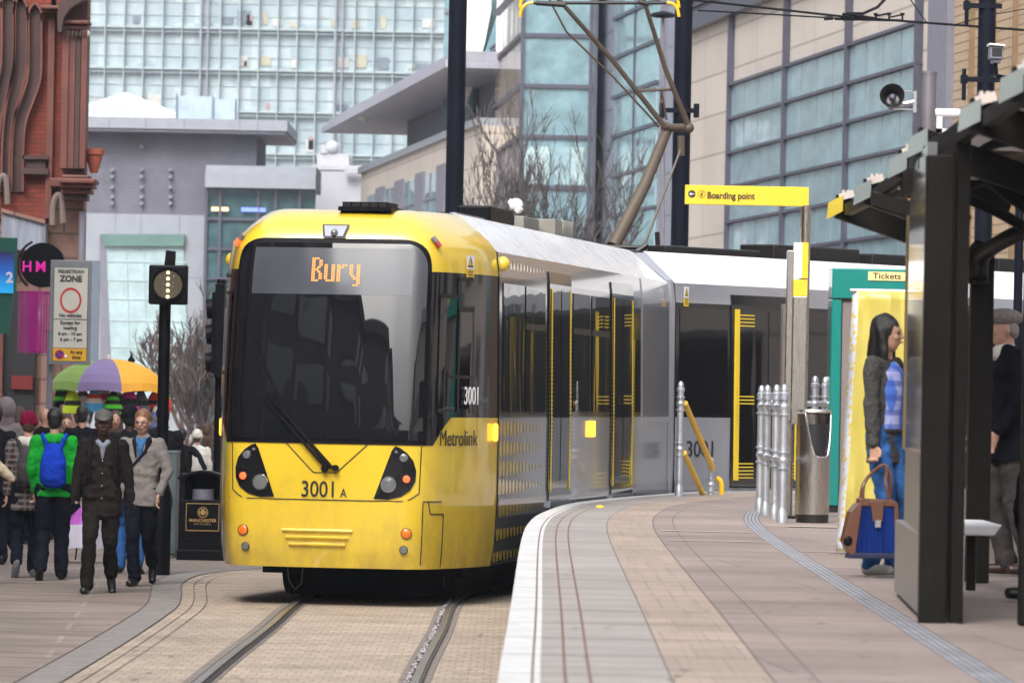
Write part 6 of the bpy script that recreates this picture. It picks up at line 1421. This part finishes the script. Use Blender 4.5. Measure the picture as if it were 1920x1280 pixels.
def ex_glasses(G, q):
    hc_, fw, sd_, up = q['hc'], q['fw'], q['sd'], q['up']; g = MB()
    for s_ in (-1, 1): g.tube([hc_+fw*.104+sd_*(s_*.033+.022*math.cos(a))+up*(.006+.017*math.sin(a)) for a in [2*PI*i/12 for i in range(13)]], .0022, 5); g.tube([hc_+fw*.1+sd_*s_*.055+up*.008, hc_+sd_*s_*.08+up*.01], .0022, 5)
    g.tube([hc_+fw*.106+sd_*-.01+up*.008, hc_+fw*.106+sd_*.01+up*.008], .0022, 5); q['S']['glasses'] = (g, M['darkmetal'], 0)
    g = G('shirt', M['blueshirt']); cap(g, [q['tp'](1.47)+Vector((-.035,-.06,0)), q['tp'](1.36)+Vector((0,-.112,0)), q['tp'](1.47)+Vector((.035,-.06,0))], [.03,.035,.03]); cap(g, [q['tp'](1.38)+Vector((0,-.11,0)), q['tp'](1.26)+Vector((0,-.117,0))], [.035,.014])
    g = G('lining', M['black_cloth']); cap(g, [q['tp'](1.50)+Vector((-.06,.03,0)), q['tp'](1.46)+Vector((-.07,-.07,0)), q['tp'](1.30)+Vector((-.04,-.125,0))], [.03,.026,.012]); cap(g, [q['tp'](1.50)+Vector((.06,.03,0)), q['tp'](1.46)+Vector((.08,-.07,0)), q['tp'](1.34)+Vector((.05,-.115,0))], [.03,.032,.012]); cap(g, [Vector((.06,-.12,1.36)), Vector((-.08,-.132,1.2))], [.018,.012])
def bag_back(mat, w=.13, top=1.42, bot=.98, dpt=.10, straps=True, accent=None):
    def f(G, q):
        g = G('backpack', M[mat]); cap(g, [Vector((0,.17,bot+.05)), Vector((0,.19,(top+bot)/2)), Vector((0,.165,top-.06))], [w*1.1,w*1.08,w*.8], fl=.7, side=(1,0,0)); cap(g, [Vector((0,.24,bot+.08)), Vector((0,.245,bot+.2))], [w*.8,w*.75], fl=.4, side=(1,0,0))
        for s_ in (-1, 1): g = G('backpack_strap', M[mat]); cap(g, [Vector((s_*.06,.13,top-.08)), Vector((s_*.10,.12,top+.03)), Vector((s_*.12,.03,1.50)), Vector((s_*.12,-.08,1.47)), Vector((s_*.125,-.12,1.25))], [.026]*5)
        g = G('grab_loop', M['black_cloth']); cap(g, [Vector((-.03,.155,top-.03)), Vector((-.025,.16,top+.03)), Vector((.025,.16,top+.03)), Vector((.03,.155,top-.03))], [.008]*4)
        if accent: a = MB(); a.tube([Vector((-.05,.262,1.02)), Vector((-.02,.268,1.15)), Vector((-.06,.25,1.25))], .014, 6); q['S']['trim'] = (a, M[accent], 0)
        else: a = MB(); a.box((.0,.262,1.285-.06), (.06,.006,.022)); q['S']['badge'] = (a, M['wink'], 0)
    return f
def F0(px, py): return gr(px, py, 0)
G1 = 'people walking in the street'
person(F0(188,1112), R(2), 1.74, 'man in a brown black quilted coat, grey cap and scarf walking toward the camera', 'coat_brown', 'denim_faded', 'skin_dark', 'hair_black', 'beard', hem=.74, feet=((-.13,-.16,0,.05),(.085,.30,.10,.85)), hands=((-.28,-.04,.86),(.29,.0,.84)), hat=('cap','cap_grey'), glove='black_cloth', extras=ex_strap, coatw=1.1, pantw=1.0, vox=.010, group=G1, elbow=((-.8,.6,0),(.8,.6,0)))
person(F0(262,1098), R(-8), 1.74, 'man with glasses in an open grey zip jacket and blue shirt walking toward the camera', 'coat_grey', 'denim_dark', 'skin_fair', 'hair_ginger', 'short', hem=.80, feet=((-.03,-.14,0,.05),(.04,.38,.14,.9)), hands=((-.22,.0,.84),(.20,-.10,.93)), extras=ex_glasses, coatw=1.04, vox=.010, group=G1, elbow=((-.7,.6,0),(1,.2,0)), head=(R(-4),0))
person(F0(97,1087), R(182), 1.73, 'person in a green hoodie carrying a bright blue backpack, walking away', 'green', 'denim_dark', 'skin_fair', 'hair_black', 'short', hem=.86, feet=((-.09,-.12,0,0),(.11,.20,.06,.95)), hands=((-.20,-.08,.92),(.20,-.08,.92)), extras=bag_back('bluebag', .125), hood='green', coatw=1.08, pantw=1.12, vox=.011, group=G1, curl=1.0)
person(F0(48,1082), R(185), 1.68, 'person in dark plaid shirt and burgundy beanie with a grey backpack, walking away', 'plaid_dark', 'denim_dark', 'skin_fair', 'hair_brown', 'short', hem=.72, feet=((-.08,-.12,0,0),(.10,.24,.10,1.0)), hands=((-.24,-.05,.85),(.22,-.06,.88)), hat=('beanie','burgundy'), extras=bag_back('greybag', .11, accent='redlens'), hood='whitewool', shoes='shoe_grey', vox=.011, group=G1)
person(F0(6,1032), R(178), 1.80, 'person in a pale grey hoodie with the hood up at the left edge', 'hoodgrey', 'denim_dark', 'skin_fair', None, hem=.8, hat=('hoodup','hoodgrey'), feet=((-.1,-.1,0,0),(.1,.1,.0,0)), vox=.014, group=G1, coatw=1.1)
person(F0(-44,1095), R(100), 1.72, 'person in a cream coat with a black glove, cut off by the left edge', 'cream', 'black_cloth', 'skin_fair', 'hair_brown', 'short', hem=.7, hands=((-.2,.0,.86),(.26,-.42,1.00)), glove='black_cloth', vox=.013, group=G1, elbow=((-.5,.8,0),(.3,.9,-.2)))
person(F0(30,1020), R(176), 1.70, 'brown haired person seen from behind between the grey hood and the burgundy beanie', 'black_cloth', 'denim_dark', 'skin_fair', 'hair_brown', 'long', vox=.016, group=G1)
person(F0(80,1012), R(180), 1.68, 'bald person in black seen over the plaid shoulder of the beanie wearer', 'black_cloth', 'denim_dark', 'skin_tan', None, vox=.016, group=G1)
person(F0(120,1005), R(10), 1.60, 'person in a black jacket standing right of the green hoodie', 'black_cloth', 'denim_blue', 'skin_fair', 'hair_brown', 'short', vox=.016, group=G1)
person(F0(238,1075), R(170), 1.76, 'person in a black coat, black hat and blue jeans behind the two walking men', 'black_cloth', 'denim_blue', 'skin_dark', 'hair_black', 'short', hem=.75, hat=('beanie','black_cloth'), feet=((-.14,.1,.04,.5),(.1,-.1,0,0)), vox=.014, group=G1, coatw=1.15)
person(F0(300,1040), R(190), 1.74, 'person in black with a red stripe standing just behind the signal post', 'black_cloth', 'denim_dark', 'skin_fair', 'hair_black', 'short', hem=.8, vox=.015, group=G1, coatw=1.1, extras=lambda G, q: cap(G('stripe', M['redlens']), [Vector((-.2,.02,1.30)), Vector((-.19,.02,1.05))], [.05,.045]))
person(F0(150,1022), R(175), 1.72, 'dark haired person in a navy coat behind the small umbrella', 'navy_cloth', 'denim_dark', 'skin_fair', 'hair_black', 'short', vox=.016, group=G1)
person(F0(212,1012), R(5), 1.66, 'person in a brown coat facing the camera under the parasol', 'brown_cloth', 'denim_dark', 'skin_tan', 'hair_brown', 'long', vox=.016, group=G1)
person(F0(-14,1058), R(185), 1.74, 'person in black at the left edge in front of the grey hood', 'black_cloth', 'denim_dark', 'skin_fair', 'hair_black', 'short', vox=.016, group=G1)
person(F0(338,1002), R(170), 1.42, 'shorter dark haired person in black with an arm out, left of the litter bin', 'black_cloth', 'denim_blue', 'skin_fair', 'hair_black', 'short', vox=.015, group='people behind the litter bin', hands=((-.45,.2,1.1),(.28,0,.85)), shoes='shoe_white')
person(F0(366,1000), R(178), 1.40, 'person in a white woolly hat seen above the litter bin', 'whitewool', 'denim_dark', 'skin_fair', 'hair_brown', 'short', hat=('beanie','whitewool'), vox=.015, group='people behind the litter bin')
person(F0(384,990), R(186), 1.48, 'person in a blue grey coat with their back turned behind the litter bin', 'bluegrey', 'denim_dark', 'skin_fair', 'hair_brown', 'short', vox=.015, group='people behind the litter bin', coatw=1.2)
person(F0(404,996), R(200), 1.56, 'person in a brown coat beside the tram, behind the litter bin', 'brown_cloth', 'denim_dark', 'skin_tan', 'hair_brown', 'short', vox=.015, group='people behind the litter bin', coatw=1.15)
# woman and old man on the platform
def ex_woman(G, q):
    g = G('shirt', M['plaid_blue']); g.tube([Vector((0,-.045,z)) for z in (.98,1.1,1.25,1.38,1.45)], [.125,.118,.135,.12,.05], 18, side=(1,0,0), fl=.72)
    g = G('belt', M['ink']); g.tube([Vector((0,-.02,.965)), Vector((0,-.02,1.0))], [.142,.139], 18, side=(1,0,0), fl=.85)
def pfm(px, py): return gr(px, py, ZP)
WP = pfm(1652, 1079); Kw = 1.60/1.75
person(WP, R(60), 1.60, 'young woman with long black hair in grey cardigan, blue plaid shirt and jeans facing right', 'cardigan', 'denim_blue', 'skin_tan', 'hair_black', 'long', hem=.76, feet=((-.09,.02,0,0),(.09,-.06,0,0)), hands=((-.22,-.04,.80),(.2,-.08,.86)), shoes='shoe_white', vox=.009, group=None, extras=ex_woman, coatw=.93, elbow=((-.4,.9,0),(.4,.9,0)), head=(R(8),0), collar=False, curl=1.2, pantw=.9)
# handbag hanging from her right hand
hb = Matrix.Rotation(R(60), 3, 'Z') @ (Vector((-.22,-.10,.80))*Kw) + WP
bl_ = hb + Vector((-.07, -.08, -.02))
t = thing('handbag', bl_+Vector((0,0,-.55)), 'blue handbag with tan leather edges and long handles in the woman\'s hand', 'handbag', rz=R(6))
bb = cloth('bag_blue', (.006,.022,.13), .7, .3, bs=6, st=(4,1,.3)); lt = pm('tan_leather', (.13,.052,.028), .45, coat=.3)
g = MB(); z0 = 0; P_ = [(-.135,.02),(-.10,-.01),(.12,-.01),(.155,.03),(.145,.20),(.10,.31),(-.06,.32),(-.105,.25)]
g.prism([(-.10,-.02),(.17,-.02),(.155,.29),(-.06,.30)], (-.02,-.07,0), (1,0,0), (0,0,1), (0,.12,0)); bd2 = g.build('bag_body', bb, t, local=True, bev=.015)
g = MB(); g.prism([(-.16,.06),(-.12,-.02),(-.085,-.025),(-.045,.30),(-.08,.29),(-.12,.24)], (-.02,-.078,0), (1,0,0), (0,0,1), (0,.136,0)); g.prism([(.165,-.025),(.20,.02),(.175,.30),(.15,.31)], (-.02,-.078,0), (1,0,0), (0,0,1), (0,.136,0)); g.prism([(-.07,.275),(.16,.275),(.15,.315),(-.06,.325)], (-.02,-.08,0), (1,0,0), (0,0,1), (0,.14,0)); g.prism([(.02,.18),(.08,.18),(.09,.31),(.0,.31)], (-.02,-.086,0), (1,0,0), (0,0,1), (0,.012,0))
g.prism([(-.13,-.045),(.18,-.045),(.185,-.01),(-.12,-.01)], (-.02,-.076,0), (1,0,0), (0,0,1), (0,.132,0), 1); g.build('leather_trim', [lt, pm('navy_leather', (.01,.015,.05), .5)], t, local=True, bev=.008)
g = MB(); g.box((.03,-.09,.17), (.035,.008,.045)); g.build('clasp', M['chrome'], t, local=True)
hl_ = (t.matrix_basis.inverted() @ (hb+Vector((0,0,-.055))))
for y, dx in ((-.05,-.02),(.04,.03)):
    g = MB(); g.tube(catmull([(-.06,y,.30), (-.045+dx*.3,y,.42), (hl_.x-.02,hl_.y,hl_.z), (hl_.x+.03,hl_.y,hl_.z), (.10+dx,y,.42), (.115,y,.30)], 6), .011, 8); g.build('handle', lt, t, True, True)
g = MB(); g.sphere((-.15,-.07,.06), .03, sc=(1,.6,1.2)); g.build('tassel', M['black'], t, local=True)
def ex_man(G, q):
    cap(G('collar', pm('red_lining', (.22,.012,.02), .8)), [Vector((-.02,-.10,1.30)), Vector((-.05,-.09,1.42)), Vector((-.07,-.0,1.475))], [.02,.03,.028]); cap(G('scarf', M['whitewool']), [q['tp'](1.47)+Vector((0,-.05,0)), q['tp'](1.52)], [.062,.056])
person(pfm(1890,1078), R(-78), 1.66, 'old man in a tweed flat cap, navy coat and grey trousers behind the shelter post', 'navy_cloth', 'trouser_grey', 'skin_fair', 'hair_grey', 'fringe', hem=.76, feet=((-.09,.0,0,0),(.08,.12,0,0)), hands=((-.22,-.16,.95),(.2,-.16,.95)), hat=('flatcap','tweed'), shoes='shoe_brown', vox=.010, group=None, extras=ex_man, coatw=1.25, pantw=1.1, elbow=((-.6,.8,0),(.6,.8,0)), lean=.06)
person(pfm(1962,1128), R(-80), 1.72, 'person in dark clothes cut off by the right edge, only a shoe in view', 'black_cloth', 'black_cloth', 'skin_fair', 'hair_black', 'short', vox=.014, group=None, feet=((-.1,-.05,0,0),(.08,.12,0,0)))
dg = bpy.context.evaluated_depsgraph_get()
for o in JOBS:
    me = bpy.data.meshes.new_from_object(o.evaluated_get(dg)); me.polygons.foreach_set('use_smooth', [True]*len(me.polygons))
    o.modifiers.clear(); o.data = me
    am = {'coat':.011, 'trousers':.012, 'hair':.006, 'hood':.009, 'backpack':.006, 'shirt':.004}.get(o.name.split('.')[0], 0)
    if am:
        sd_ = Vector((random.uniform(0,50), random.uniform(0,50), 0)); hr_ = o.name.startswith('hair')
        nl_ = [n__.vector.copy() for n__ in me.vertex_normals]
        for v, vn_ in zip(me.vertices, nl_):
            p = v.co; q = Vector((p.x*26, p.y*26, p.z*9)) if hr_ else Vector((p.x*8, p.y*8, p.z*13))
            q2 = Vector((p.x*17+p.z*9, p.y*17, p.z*24-p.x*10)); n_ = mnoise.noise(q+sd_) + .45*mnoise.noise(q2+sd_)
            v.co = p + vn_*(am*n_*1.1)
print('verts', sum(len(o.data.vertices) for o in JOBS))

# ------------------------------------------------------------------ haze
g = MB(); g.bx(-130, 130, -170, 480, -1, 62); m = bpy.data.materials.new('haze'); m.use_nodes = True; N = m.node_tree.nodes; N.remove(N['Principled BSDF'])
pv = N.new('ShaderNodeVolumePrincipled'); pv.inputs['Color'].default_value = (.80,.88,1,1); pv.inputs['Density'].default_value = .00036; pv.inputs['Anisotropy'].default_value = .3
m.node_tree.links.new(pv.outputs[0], N['Material Output'].inputs['Volume']); tag(g.build('haze', m), kind='stuff')
S.cycles.volume_bounces = 0
